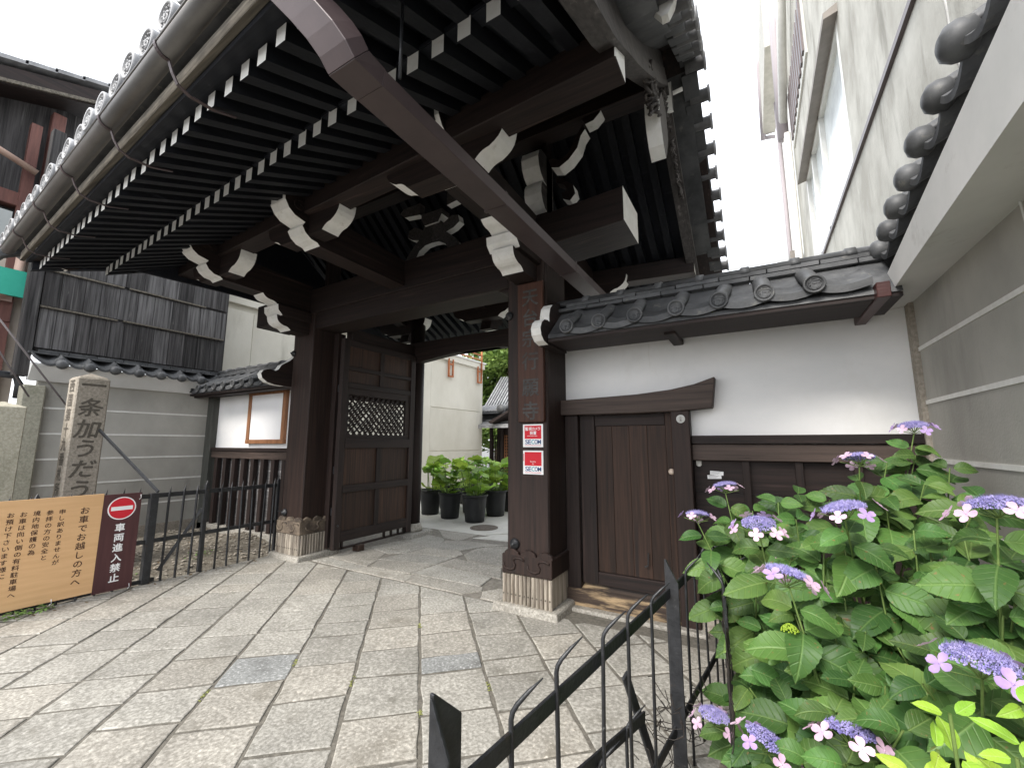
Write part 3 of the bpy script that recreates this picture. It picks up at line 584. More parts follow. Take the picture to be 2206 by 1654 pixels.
# --- bargeboards with eyebrow grooves, gable pendants
blow = [(.95, 3.28), (1.55, 3.50), (2.04, 3.70), (2.7, 4.09), (3.2, 4.42), (3.5, 4.63), (RC, 4.95)]
def board(x0, x1, off0, off1, name, mats, y0=.95, y1=RC, halves=(0, 1), pr=blow):
    ys = [lerp(y0, y1, t / 14) for t in range(15)]
    for f in halves:
        sec = []
        for yy in ys:
            z = interp(pr, yy); y = 2 * RC - yy if f else yy
            sec.append([(x0, y + SH(x0), z + off0), (x1, y + SH(x1), z + off0), (x1, y + SH(x1), z + off1), (x0, y + SH(x0), z + off1)])
        m = MB(); m.loft(sec); m.build(name, mats, GT)
for xo, sg in ((XR, 1), (XL, -1)):
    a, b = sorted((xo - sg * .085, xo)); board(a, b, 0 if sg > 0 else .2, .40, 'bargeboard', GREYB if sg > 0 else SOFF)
    for o0, o1, th in () if sg < 0 else ((-.004, .05, .040), (.062, .115, .030), (.127, .20, .020)):     # stepped eyebrow mouldings
        a, b = sorted((xo, xo + sg * th)); board(a, b, o0, o1, 'eyebrow_moulding', GREYB, 1.0)
    a, b = sorted((xo - sg * .1, xo - sg * .3)); board(a, b, .30, .345, 'gable_soffit', WY)
    a, b = sorted((xo - sg * .02, xo + sg * .275)); board(a, b, .385, .42, 'verge_soffit', WY)
    VT = [(.8, 3.62), (2.0, 4.08), (2.81, 4.57), (3.30, 4.86), (3.79, 5.15), (RC, 5.26)]
    vt = MB(); vt.lathe([(.062, -.16), (.062, 0), (.080, .002), (.080, .024), (.062, .024), (.058, .016), (.01, .016)], 16, (0, 0, 0), 'x')
    me = vt.mesh('verge_tile', TILEL)
    for f in (0, 1):
        for k in range(13):
            yy = .95 + k * .24; z = interp(VT, yy)
            inst('verge_tile', me, GT, (xo + sg * .35 + U(-.008, .008), (2 * RC - yy if f else yy) + U(-.008, .008), z + U(-.004, .004)), (0, 0, 0 if sg > 0 else PI))
            m = MB(); m.box(-.09, .055, -.115, .115, -.03, .03); o = m.build('verge_flat_tile', TILE, GT, .004, loc=(xo + sg * .235, (2 * RC - yy - .12 if f else yy + .12), interp(VT, yy + .12) - .02)); o.rotation_euler = (math.atan(.6) * (-1 if f else 1), 0, 0)
        m = MB(); m.tube([(xo + sg * .225, (2 * RC - yy if f else yy), interp(blow, yy) + .378) for yy in [lerp(1, RC, t / 12) for t in range(13)]], .006, 5); m.build('lightning_wire', WHITE, GT)
    if sg < 0: continue
    # verge bracket with a white crescent edge, leafy carving inside
    U0 = [(-.47, 4.52), (-.43, 4.38), (-.385, 4.27), (-.335, 4.19), (-.295, 4.19), (-.26, 4.25), (-.235, 4.36), (-.23, 4.5)]; U1 = [(-.285, 4.36), (-.305, 4.29), (-.33, 4.285), (-.36, 4.34), (-.39, 4.44), (-.405, 4.52)]
    m = MB(); m.prism(U0 + [(-.25, 4.5)] + U1, fy, 2.44, 2.50, 0); m.build('verge_bracket', WHITE, GT)
    m = MB()
    for k in range(16):
        c = (U(-.37, -.28), U(2.47, 2.56), U(4.34, 4.52)); m.lathe([(.004, -.05), (.022, -.03), (.03, 0), (.02, .035), (.004, .05)], 7, c, 'z')
    m.build('bracket_carving', GREYB, GT)
    gx = xo + .02
    m = MB()
    for k in range(60):
        a = U(0, 2 * PI); r = abs(R.gauss(0, .085)); cy_, cz_ = 3.2 + r * math.cos(a) * 1.0, 4.34 + r * math.sin(a) * 1.0
        pts = [(gx - .03 + U(-.03, .05), cy_ + .045 * math.cos(a + t * .8) * (1 - t / 7), cz_ + .055 * math.sin(a + t * .8) * (1 - t / 7)) for t in range(6)]
        m.tube(pts, .014, 5)
    tag(m.build('pendant_carving', GREYB, GT), kind='stuff')
    q = [(3.36, 4.42), (3.355, 4.30), (3.39, 4.18), (3.46, 4.07), (3.56, 4.0), (3.62, 4.07), (3.74, 4.3), (3.7, 4.55), (3.5, 4.6)]
    m = MB(); m.prism(q, fx, gx - .11, gx + .012, 0, [1, 1, 1, 1, 1, 0, 0, 0, 0]); m.build('pendant_tail', [GREYB, WHITE], GT)
    q = [(3.94, 5.05), (3.915, 4.95), (3.925, 4.85), (3.96, 4.76), (4.02, 4.78), (4.02, 5.05)]
    m = MB(); m.prism(q, fx, gx - .03, gx + .04, 0, [1, 1, 1, 1, 0, 0]); m.build('pendant_tail', [GREYB, WHITE], GT)
    m = MB()
    for k in range(60):
        yy = U(3.75, 4.75); a = U(0, 6.28); z = interp(blow, 2 * RC - yy if yy > RC else yy) - .0 - abs(R.gauss(0, .06))
        m.tube([(gx - .02 + U(-.02, .02), yy + .05 * math.cos(a + t), z + .05 * math.sin(a + t)) for t in range(5)], .011, 5)
    tag(m.build('pendant_carving', GREYB, GT), kind='stuff')
    m = MB(); m.tube([(xo, 4.02, 4.98), (xo + .15, 4.03, 5.0)], .02, 10); m.build('gable_peg', [WHITE], GT)
# plank infill of the left gable and its white eave scroll
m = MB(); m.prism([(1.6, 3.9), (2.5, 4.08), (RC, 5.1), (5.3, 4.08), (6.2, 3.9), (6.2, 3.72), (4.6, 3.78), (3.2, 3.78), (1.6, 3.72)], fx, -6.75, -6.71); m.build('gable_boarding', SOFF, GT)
q = [(1.17, 3.84), (1.20, 3.73), (1.27, 3.67), (1.26, 3.62), (1.34, 3.585), (1.46, 3.57), (1.55, 3.62), (1.4, 3.84)]
m = MB(); m.prism(q, fx, -6.98, -6.9, 0, [1, 1, 1, 1, 1, 0, 0, 0]); m.build('eave_scroll', [WY, WHITE], GT)
# --- eave tiles: barrel rows ending in round discs with a raised crest
et = MB(); Rr = .09
et.lathe([(Rr, .03), (Rr, 0), (Rr * .98, -.012), (Rr * .80, -.012), (Rr * .78, .004), (.0, .004)][::-1], 22, (0, 0, 0), 'y')
for k in range(12):
    a = 2 * PI * k / 12; et.lathe([(.008, .004), (.008, -.004), (.003, -.007)], 6, (.058 * math.cos(a), 0, .058 * math.sin(a)), 'y')
for a0 in (0, 2.1, 4.2):
    et.tube([(.034 * (1 - t / 9) * math.cos(a0 + t * .5), -.002, .034 * (1 - t / 9) * math.sin(a0 + t * .5)) for t in range(7)], .008, 5)
rp = [(0, 0), (.2, .065), (1.2, .43), (1.66, .63), (2.19, .98), (2.66, 1.36), (3.1, 1.72)]
et.loft([[(Rr * math.cos(PI * q / 8), y, z + Rr * math.sin(PI * q / 8)) for q in range(9)] for y, z in [(0.02, 0)] + rp[1:]], 0, False, True)
et.loft([[(Rr * math.cos(PI + PI * q / 8), y, z + Rr * math.sin(PI + PI * q / 8)) for q in range(9)] for y, z in [(0.02, 0), (.14, .045)]], 0, False, True)
ME = et.mesh('eave_tile', TILEL)
pan = MB(); pan.loft([[(-.06 + .14 * t / 6, y, z - .045 - .03 * math.sin(PI * t / 6)) for t in range(7)] + [(-.06 + .14 * t / 6, y, z - .075 - .03 * math.sin(PI * t / 6)) for t in range(6, -1, -1)] for y, z in [(.01, 0), (.5, .17)]])
MP = pan.mesh('pan_tile', TILE)
for k in range(26):
    x = -.428 - .2785 * k
    for f in (0, 1):
        y = (2 * RC - .75) if f else .75
        inst('eave_tile', ME, GT, (x + U(-.006, .006), y + SH(x) + U(-.008, .008), 3.875 + U(-.004, .004)), (U(-.03, .03), U(-.12, .12), (PI if f else 0) + U(-.02, .02)))
        inst('pan_tile', MP, GT, (x - .139, y + SH(x), 3.86), (0, 0, PI if f else 0))
rd = MB(); rd.box(XL - .3, XR + .3, RC - .16, RC + .16, 5.38, 5.75)
rd.build('ridge_wall', TILE, GT, .02)
# --- gutter, its straps and the box downpipe
m = MB(); ga = [PI + PI * q / 12 for q in range(13)]
ring = lambda x, dy: [(x, .765 + SH(x) + .055 * math.cos(a), 3.665 + .055 * math.sin(a)) for a in ga] + [(x, .765 + SH(x) + .049 * math.cos(a), 3.665 + .049 * math.sin(a)) for a in ga[::-1]]
m.loft([ring(-.2, 0), ring(-7.0, 0)], 0, True, True); m.tube([(-.2, .71 + SH(-.2), 3.665), (-7.0, .71 + SH(-7), 3.665)], .006, 6)
m.build('gutter', GUTTER, GT)
m = MB(); m.lathe([(.055, 0), (.055, .004)], 12, (-7.0, .765 + SH(-7), 3.662), 'x'); m.build('gutter_end', GUTTER, GT)
for x in (-.9, -1.7, -2.62, -3.57, -4.49, -5.4, -6.28):
    y0 = .765 + SH(x); m = MB()
    pth = [(x, y0 - .06, 3.67)] + [(x, y0 + .06 * math.cos(a), 3.665 + .06 * math.sin(a)) for a in [PI + PI * .55 * q / 6 for q in range(7)]] + [(x, y0 + .03, 3.55), (x, y0 + .06, 3.50), (x, y0 + .12, 3.475), (x, y0 + .24, 3.48), (x, y0 + .36, 3.52)]
    for a, b in zip(pth, pth[1:]): m.obox(a, b, .022, .006, (0, -.7, .7))
    m.build('gutter_strap', BROWNM, GT)
def rect(cx, cy, cz, w, d, tilt): # ring of a box pipe; tilt 0 = running down, pi/2 = running back
    vy, vz = d / 2 * math.cos(tilt), d / 2 * math.sin(tilt)
    return [(cx - w / 2, cy - vy, cz - vz), (cx + w / 2, cy - vy, cz - vz), (cx + w / 2, cy + vy, cz + vz), (cx - w / 2, cy + vy, cz + vz)]
pw = .082
def pring(cx, yf, zf, dy, dz): return [(cx - pw, yf, zf), (cx + pw, yf, zf), (cx + pw + dy * .2, yf + dy, zf + dz), (cx - pw + dy * .2, yf + dy, zf + dz)]
m = MB(); m.loft([pring(-1.80, .72, 3.66, .13, .02), pring(-1.75, .742, 3.605, .125, .03), pring(-1.70, .765, 3.55, .12, .04), pring(-1.585, .82, 3.42, .11, .06), pring(-1.50, .865, 3.315, .10, .06), pring(-1.44, .905, 3.23, .085, .065), pring(-1.405, .945, 3.16, .07, .075), pring(-1.395, .985, 3.105, .06, .085)]); m.build('downpipe_head', BROWNM, GT, .003)
m = MB(); m.loft([pring(-1.395, .986, 3.104, .06, .085), pring(-1.395, 1.135, 3.10, .012, .09)]); m.build('downpipe_elbow', BROWNM, GT, .002)
m = MB(); m.loft([pring(-1.396, 1.136, 3.103, .01, .085), pring(-1.41, 5.4, 3.10, .0, .085)]); m.build('downpipe', BROWNM, GT, .003)
for y in (2.2, 3.45): MB().box(-1.49, -1.32, y, y + .025, 3.098, 3.20).build('pipe_band', BROWNM, GT)
m = MB(); m.tube([(-1.30, 1.22, 3.60), (-1.30, 1.22, 3.2)], .008, 6); m.build('hanger_rod', IRON, GT)
# --- open left door leaf (stands at right angles, against the rear post)
D = MB().box(-5.19, -5.11, 3.96, 4.06, .10, 3.08).build('door_leaf', WZ, GT, .004)
MB().box(-5.19, -5.11, 5.35, 5.46, .10, 3.08).build('door_stile', WZ, D, .004)
for z0, z1 in ((2.98, 3.08), (2.62, 2.68), (2.36, 2.44), (1.48, 1.62), (.86, .96), (.19, .33)):
    MB().box(-5.185, -5.115 + (.012 if z0 in (1.48, .86) else 0), 4.06, 5.35, z0, z1).build('door_rail', WY, D, .004)
MB().box(-5.18, -5.118, 4.665, 4.745, .33, 1.48).build('door_mullion', WZ, D, .003)
MB().box(-5.18, -5.118, 4.665, 4.745, 2.44, 2.98).build('door_mullion', WZ, D, .003)
for (y0, y1) in ((4.06, 4.665), (4.745, 5.35)):
    for (z0, z1) in ((.33, .86), (.96, 1.48), (2.44, 2.62), (2.68, 2.98)):
        MB().box(-5.16, -5.14, y0, y1, z0, z1).build('door_panel', DOORW, D)
for z0, z1 in ((1.62, 1.68), (2.26, 2.36)): MB().box(-5.172, -5.125, 4.06, 5.35, z0, z1).build('lattice_frame', WY, D, .003)
for y0, y1 in ((4.06, 4.10), (5.25, 5.35)): MB().box(-5.172, -5.125, y0, y1, 1.68, 2.26).build('lattice_frame', WZ, D, .003)
# pierced flower-lattice: diagonal bars with small petals and crosses in the openings
m = MB(); s0, s1, z0, z1 = 4.10, 5.25, 1.68, 2.26; st = .105
k = -6
while k * st < (s1 - s0) + (z1 - z0):
    for sg in (1, -1):
        a = s0 + k * st if sg > 0 else s0 + k * st + 0
        pts = [(a + t, z0 + t) if sg > 0 else (a + t, z1 - t) for t in (0, z1 - z0)]
        (ya, za), (yb, zb) = pts
        if ya < s0: za += (s0 - ya) * (zb - za) / (yb - ya); ya = s0
        if yb > s1: zb -= (yb - s1) * (zb - za) / (yb - ya); yb = s1
        if ya < s1 and yb > s0 and yb > ya + .01: m.obox((-5.148 + .004 * sg, ya, za), (-5.148 + .004 * sg, yb, zb), .022, .020, (1, 0, 0))
    k += 1
m.build('lattice', WY, D)
m = MB(); open_ = {(3, 2), (4, 3), (6, 3), (2, 1), (8, 3), (12, 4), (14, 5), (16, 5), (18, 5)}
nj = int((z1 - z0) / (st / 2)); ni = int((s1 - s0) / (st / 2))
for i in range(1, ni):
    for j in range(1, nj):
        if (i + j) % 2 == 0: continue
        y, z = s0 + i * st / 2, z0 + j * st / 2
        if R.random() < .10: continue
        tear = R.random()
        m.obox((-5.15, y - .034, z), (-5.15, y + .034, z), .010, .008, (1, 0, 0))
        if tear > .12: m.obox((-5.15, y, z - .034), (-5.15, y, z + .034), .010, .009, (1, 0, 0))
        for dy, dz in ((.02, .02), (-.02, .02), (.02, -.02), (-.02, -.02)):
            if R.random() < .93: m.lathe([(.011, -.005), (.011, .005)], 8, (-5.15, y + dy, z + dz), 'x')
tag(m.build('lattice_flowers', WY, D), kind='stuff')
MB().box(-5.165, -5.135, 4.06, 5.35, .085, .115).build('door_skid', WY, D)
for y in (4.12, 4.9, 5.05, 5.2, 5.33): MB().box(-5.165, -5.135, y - .015, y + .015, .085, .19).build('door_foot', WZ, D)
MB().box(-5.19, -5.06, 4.34, 4.46, .012, .10).build('door_stop', DOORW, D, .01)
for z in (.55, 1.12, 2.3): MB().box(-5.26, -5.19, 4.0, 4.07, z, z + .1).build('hinge', IRON, D)
m = MB(); m.lathe([(.014, 0), (.014, .008), (.006, .014)], 10, (-5.11, 4.01, .42), 'x'); m.build('door_stud', IRON, D)
MB().box(-5.40, -5.30, 4.0, 4.12, .1, 3.18).build('door_jamb', WZ, GT)

# ================================================================== name board, stickers on the right post
nb = thing('name_board', 'long reddish wooden name board with raised grey characters hung on the right gate post', 'name board', (-1.87, 3.62, 1.76))
NBW = wood('z', 'name_board_wood', (.034, .014, .009), (.082, .032, .018), .0, .55, [((.36, .20, .10), (26, 26, 1.0), .70, .08)])
MB().box(-2.02, -1.735, 3.605, 3.645, 1.755, 3.16).build('board', NBW, nb, .006)
LETG = mat('faded_grey_lettering', (.045, .043, .042), (.085, .082, .08), (20, 20, 20), .85, .2)
for ch, z in zip('天台宗行願寺', (3.0, 2.79, 2.58, 2.35, 2.09, 1.86)):
    m = MB(); text(m, ch, (-1.878, 3.602, z), (1, 0, 0), (0, 0, 1), .19, bold=.03); m.build('raised_character', LETG, nb)
SG = 'security stickers on the right gate post'
def sticker(z0, z1, tilt, first, label):
    t = thing('security_sticker', label, 'sticker', (-1.877, 3.648, z0), SG)
    x0, x1, y = -1.985, -1.768, 3.6455; h = z1 - z0
    MB().box(x0, x1, y, y + .003, z0, z1).build('backing', WHITEP, t)
    r = MB(); r.box(x0 + .018, x1 - .018, y - .0012, y - .0002, z0 + h * .36, z1 - .014); r.box(x0 + .02, x1 - .02, y - .0012, y - .0002, z0 + .014, z0 + .018); r.build('red_field', RED, t)
    if not first:
        r = MB(); r.box(x0 + .004, x0 + .011, y - .0012, y - .0002, z0 + h * .55, z1 - .03); r.build('side_mark', RED, t)
    m = MB(); xx = x0 + .024
    for ch, mi in zip('SECOM', (0, 0, 1, 1, 0)):
        V, Fs = glyph(ch, .015); mnx = min(v[0] for v in V); mxx = max(v[0] for v in V); w = .036 if ch != 'M' else .04
        m.add([(xx + (v[0] - mnx) / (mxx - mnx) * w * .9, y - .0018, z0 + .030 + v[1] * .058) for v in V], Fs, 0 if ch != 'C' else 1); xx += w * .9 + (.001 if ch in 'CO' else .002)
    m.build('lettering', [BLUEP, CYANP], t)
    m = MB()
    if first:
        text(m, '監視カメラ', (x0 + .027, y - .002, z1 - .058), (1, 0, 0), (0, 0, 1), .036, vertical=False, bold=.03); text(m, '設置', (x0 + .078, y - .002, z1 - .098), (1, 0, 0), (0, 0, 1), .036, vertical=False, bold=.03)
        text(m, 'MONITORED AREA', (x0 + .05, y - .002, z1 - .118), (1, 0, 0), (0, 0, 1), .012, vertical=False, bold=.01)
    else:
        text(m, 'Security', (x0 + .078, y - .002, z0 + h * .36 + .034), (1, 0, 0), (0, 0, 1), .018, vertical=False); text(m, 'by', (x0 + .1, y - .002, z0 + h * .36 + .014), (1, 0, 0), (0, 0, 1), .018, vertical=False)
    m.build('lettering', WHITEP, t)
sticker(1.515, 1.735, 0, 1, 'upper red and white camera sticker with SECOM lettering just under the name board')
sticker(1.258, 1.482, 0, 0, 'lower red and white sticker reading Security by SECOM, on the right gate post')

# ================================================================== small tiled roofs on the side walls
def disc_tile(rad, back, emblem=True):
    m = MB(); m.lathe([(rad, .03), (rad, 0), (rad * .97, -.008), (rad * .80, -.008), (rad * .78, .002), (.0, .002)][::-1], 20, (0, 0, 0), 'y')
    if emblem:
        m.tube([(rad * .60 * math.cos(a), -.001, rad * .60 * math.sin(a)) for a in [2 * PI * q / 16 for q in range(17)]], .003, 4)
        t = MB(); text(t, '行', (0, -.004, 0), (1, 0, 0), (0, 0, 1), rad * 1.0, bold=.03); m.add(t.v, t.f)
    m.loft([[(rad * .92 * math.cos(PI * q / 8), y, z + rad * .92 * math.sin(PI * q / 8)) for q in range(9)] for y, z in ((.02, 0), (back, back * .55))], 0, False, True)
    return m
def plain_eave(w, depth, drop):
    m = MB(); N = 8
    prof = [(-w / 2 + w * t / N, -drop * math.sin(PI * t / N) ** 1.0) for t in range(N + 1)]
    m.loft([[(a, y, z0 + b) for a, b in prof] + [(a, y, z0 + b - .05) for a, b in prof[::-1]] for y, z0 in ((0, 0), (.06, .03), (depth, depth * .55))])
    return m
def side_roof(T, xs, ex0, ex1, yF, zF, rad, pitch, depth, rx0, rx1, ridge_y, ridge_z, zslope=0.):
    MD, MPn = disc_tile(rad, depth).mesh('eave_tile', TILE), plain_eave(pitch * .98, depth, .028).mesh('pan_tile', TILE)
    for i, x in enumerate(xs):
        zz = zF + zslope * (x - xs[0])
        inst('eave_tile', MD, T, (x + U(-.006, .006), yF - .012 + U(-.006, .006), zz + U(-.003, .003)), (0, U(-.15, .15), U(-.03, .03))); inst('pan_tile', MPn, T, (x + pitch / 2, yF, zz - .005))
    MB().box(ex0, ex1, yF + .03, yF + .5, zF - .112, zF - .085).build('eave_board', WX, T)
    if ex0 < -5: MB().box(ex0, ex1, yF + .10, yF + .18, zF - .142, zF - .113).build('eave_board', WX, T)
    m = MB(); m.prism([(yF + .02, zF - .083), (yF + .03, zF - .05), (ridge_y - .08, ridge_z - .12), (4.45, ridge_z - .2), (4.45, zF + .13)], fx, ex0, ex1); m.build('roof_core', TILE, T)
    x = rx0
    while x < rx1 - .05:                               # ridge: two courses of flat tiles and a round cap
        w = min(.34, rx1 - x)
        for j, (dz, dy) in enumerate(((-.085, .105), (-.045, .09))):
            m = MB(); q = x + (.12 if j else 0); m.box(q, q + w - .006, ridge_y - dy, ridge_y + dy, ridge_z + dz - .018, ridge_z + dz + .016); m.build('flat_ridge_tile', TILE, T, .003).location.z += U(-.002, .003)
        m = MB(); m.loft([[(xx, ridge_y + r * math.cos(PI * a / 8), ridge_z - .03 + r * .85 * math.sin(PI * a / 8)) for a in range(9)] for xx, r in ((x, .082), (x + w * .80, .080), (x + w * .82, .095), (x + w, .095))], 0, True, True)
        m.build('ridge_tile', TILE, T); x += w
# ---- right wall with the wicket door
RW = thing('plaster_wall_with_door', 'white plaster wall with a small wooden wicket door and tiled coping right of the gate', 'wall', (-.4, 4.15, 0))
MB().box(-1.76, 1.2, 4.1, 4.32, 1.42, 2.66).build('plaster', PLASTER, RW)
MB().box(-1.86, -1.745, 3.99, 4.3, 0, 2.62).build('wall_post', WZ, RW, .008)
PALEC = wood('z', 'splintered_wood', (.10, .075, .05), (.36, .28, .17), .1, .8)
m = MB(); m.prism([(-1.742, .09), (-1.715, .09), (-1.72, .4), (-1.735, .75)], fy, 3.985, 4.1); m.build('splintered_edge', PALEC, RW)
m = MB()   # lintel with an upswept end
tp = [(-1.76, 1.985), (-1.3, 1.995), (-.95, 2.005), (-.65, 2.03), (-.45, 2.065), (-.28, 2.12)]; bt = [(-.315, 1.855), (-.6, 1.835), (-1.0, 1.83), (-1.76, 1.835)]
m.prism((tp + bt)[::-1], fy, 3.96, 4.12); m.build('door_lintel', wood('x', 'lintel_wood', (.035, .026, .022), (.085, .06, .05)), RW, .006)
MB().box(-1.70, -1.56, 4.02, 4.2, .1, 1.83).build('door_jamb', WZ, RW, .005)
MB().box(-.66, -.505, 3.98, 4.22, 0, 1.84).build('door_post', POST, RW, .006)
for k in range(4):
    x0 = -1.40 + k * .168; MB().box(x0 + .001, x0 + .167, 4.085 + U(0, .004), 4.11, .34, 1.72).build('door_plank', DOORW, RW, .002)
MB().box(-1.555, -1.40, 4.065, 4.11, .22, 1.83).build('door_stile', WZ, RW, .004)
MB().box(-.728, -.662, 4.075, 4.11, .22, 1.83).build('door_stile', DOORW, RW, .004)
m = MB(); m.hexa([(-1.40, 4.062, .22), (-.728, 4.062, .22), (-.728, 4.11, .22), (-1.40, 4.11, .22), (-1.40, 4.062, .335), (-.728, 4.062, .335), (-.728, 4.11, .345), (-1.40, 4.11, .345)]); m.build('door_rail', WX, RW, .006)
MB().box(-1.40, -.728, 4.075, 4.11, 1.72, 1.83).build('door_rail', WX, RW, .004)
SILL = wood('x', 'worn_sill_wood', (.030, .022, .018), (.085, .06, .045), 0, .8, [((.40, .29, .17), (1.5, 5, 14), .50, .12)])
m = MB(); m.hexa([(-1.70, 3.985, -.02), (-.66, 3.985, -.02), (-.66, 4.2, -.02), (-1.70, 4.2, -.02), (-1.70, 4.0, .17), (-.66, 4.0, .165), (-.66, 4.2, .215), (-1.70, 4.2, .22)]); m.build('door_sill', SILL, RW, .006)
m = MB(); m.tube([(-.685, 4.075, 1.30), (-.685, 4.05, 1.30)], .012, 10); m.lathe([(.024, -.0), (.028, -.012), (.022, -.024), (.006, -.03)], 14, (-.685, 4.052, 1.30), 'y'); m.build('door_knob', mat('pale_wood_knob', (.55, .42, .33), (.7, .6, .5), (40, 40, 40), .5), RW)
m = MB(); m.obox((-.93, 4.06, .46), (-.925, 4.06, .57), .008, .012, (0, 1, 0)); m.obox((-.93, 4.055, .46), (-.96, 4.055, .445), .008, .012); m.build('door_latch', IRON, RW)
MB().box(-.505, 1.1, 4.03, 4.2, 1.545, 1.618).build('upper_rail', WX, RW, .006)
MB().box(-.505, 1.1, 4.05, 4.2, 1.405, 1.543).build('lower_rail', wood('x', 'lintel_wood'), RW, .006)
for k, (z0, z1) in enumerate(((.12, .36), (.363, .60), (.603, .87), (.873, 1.13), (1.133, 1.402))):
    MB().box(-.505, 1.1, 4.115 + (k % 2) * .004, 4.16, z0, z1).build('wall_plank', WX, RW, .003)
for x in (-.10, .27, .64, 1.0): MB().box(x - .025, x + .03, 4.075, 4.114, .12, 1.403).build('batten', WZ, RW, .003)
MB().box(-.5, 1.1, 4.0, 4.25, -.05, .118).build('foot_stone', STONE, RW, .01)
MB().box(-1.75, -.45, 3.90, 4.15, -.04, .03).build('foot_stone', GRANITEP, RW, .015)
side_roof(RW, [-1.397, -1.103, -.803, -.482, -.172, .118, .415], -1.60, .86, 3.40, 2.585, .066, .305, .40, -1.66, .84, 3.82, 2.935, .02)
m = MB(); m.box(-.62, -.53, 3.62, 4.1, 2.455, 2.51); m.build('eave_bracket', WY, RW, .006)
cp = MB(); cp.box(.72, .79, 3.36, 4.1, 2.46, 2.56); cp.build('eave_end_board', mat('red_brown_board', (.045, .017, .016), (.07, .028, .026), (3, 3, 30), .4), RW, .004)
Spl = [(3.74, 2.575), (3.64, 2.60), (3.60, 2.665), (3.615, 2.735), (3.67, 2.775), (3.74, 2.785), (3.83, 2.765), (3.86, 2.80), (3.85, 2.90), (3.875, 2.975), (3.94, 3.02), (4.02, 3.04), (4.3, 3.04), (4.3, 2.575)]
Spr = [(3.46, 2.455), (3.37, 2.475), (3.315, 2.52), (3.30, 2.58), (3.33, 2.64), (3.39, 2.68), (3.46, 2.69), (3.49, 2.68), (3.49, 2.74), (3.515, 2.82), (3.57, 2.87), (3.65, 2.90), (3.9, 3.0), (3.9, 2.455)]
m = MB(); m.prism(Spr[::-1], fx, -1.712, -1.615, 0, [0, 0] + [1] * 11 + [0]); m.build('roof_end_board', [WY, WHITE], RW)
# ---- left wall
LW = thing('plaster_wall_with_slats', 'short white plaster wall with a slatted wooden base and tiled coping left of the gate', 'wall', (-7.4, 4.15, 0))
MB().box(-8.8, -5.85, 4.1, 4.3, 1.36, 2.55).build('plaster', PLASTER, LW)
MB().box(-9.0, -8.78, 4.0, 4.3, 0, 2.42).build('wall_post', mat('green_grey_post', (.05, .052, .045), (.085, .085, .075), (20, 20, 2), .8), LW, .006)
MB().box(-8.9, -5.86, 4.02, 4.2, 1.415, 1.475).build('upper_rail', WX, LW, .005)
MB().box(-8.9, -5.86, 4.04, 4.2, 1.29, 1.413).build('lower_rail', wood('x', 'lintel_wood'), LW, .005)
for k in range(5): MB().box(-8.78, -5.86, 4.12, 4.16, .14 + k * .23, .365 + k * .23).build('wall_plank', wood('x', 'grey_board', (.10, .095, .095), (.22, .21, .205)), LW, .002)
for k in range(9): x = -8.62 + k * .295; MB().box(x, x + .095, 4.03, 4.10, .06, 1.289).build('slat', WZ, LW, .004)
MB().box(-9, -5.86, 4.0, 4.25, -.05, .138).build('foot_stone', GRANITEP, LW, .01)
side_roof(LW, [-8.93 + .29 * k for k in range(10)], -9.1, -5.98, 3.66, 2.525, .062, .29, .48, -8.9, -5.95, 4.14, 2.90, .005)
Sp2 = [(3.55, 2.37), (3.42, 2.375), (3.31, 2.40), (3.24, 2.45), (3.22, 2.51), (3.25, 2.56), (3.33, 2.59), (3.42, 2.575), (3.46, 2.60), (3.50, 2.67), (3.56, 2.71), (3.62, 2.75), (3.69, 2.83), (3.8, 2.85), (3.8, 2.37)]
m = MB(); m.prism(Sp2[::-1], fx, -5.965, -5.87, 0, [0, 0] + [1] * 12 + [0]); m.build('roof_end_board', [WY, WHITE], LW)
# notice board hung on the left wall
nbd = thing('notice_board', 'blank white notice panel in a brown wooden frame on the left plaster wall', 'notice board', (-7.13, 4.06, 1.55))
MB().box(-7.60, -6.66, 4.06, 4.09, 1.59, 2.40).build('panel', PAPER, nbd)
for n_, b in (('frame_rail', (-7.68, -6.585, 1.545, 1.615)), ('frame_rail', (-7.68, -6.585, 2.375, 2.44))): MB().box(b[0], b[1], 4.035, 4.098, b[2], b[3]).build(n_, FRAMEW, nbd, .004)
for b in ((-7.68, -7.60), (-6.67, -6.585)): MB().box(b[0], b[1], 4.04, 4.095, 1.616, 2.374).build('frame_stile', FRAMEW, nbd, .004)

# ================================================================== grey walls with white joint lines
def bulb_tile(depth):       # eave unit of the coping along Y, looking to -X: round knob and wavy pan
    m = MB(); N = 8
    m.lathe([(.03, -.05), (.058, -.036), (.070, -.008), (.070, .03), (.05, .05)], 16, (0, 0, 0), 'x')
    m.loft([[(x, .045 * math.cos(PI * q / 8), z + .06 * math.sin(PI * q / 8)) for q in range(9)] for x, z in ((.0, 0), (depth, depth * .5))], 0, False, True)
    return m
def wave_pan(p, depth):
    m = MB(); N = 10
    pr_ = [(.0 + (p + .03) * t / N, .055 - .11 * math.sin(PI * (t / N) ** .8)) for t in range(N + 1)]
    m.loft([[(x, a, z0 + b) for a, b in pr_] + [(x, a, z0 + b - .035) for a, b in pr_[::-1]] for x, z0 in ((.0, 0), (.05, .025), (depth, depth * .5))], 0, True, False)
    return m
GW = thing('grey_wall_with_coping', 'grey rendered wall with white joint lines and dark tiled coping beside the hydrangea', 'wall', (1.2, 2, 0))
MB().box(1.05, 1.3, -1.2, 4.1, 0, 2.62).build('wall_body', GREYWALL, GW)
for z in (.28, .66, 1.05, 1.435, 1.835, 2.215): MB().box(1.043, 1.06, -1.2, 4.0, z - .014, z + .014).build('joint_line', LINEW, GW)
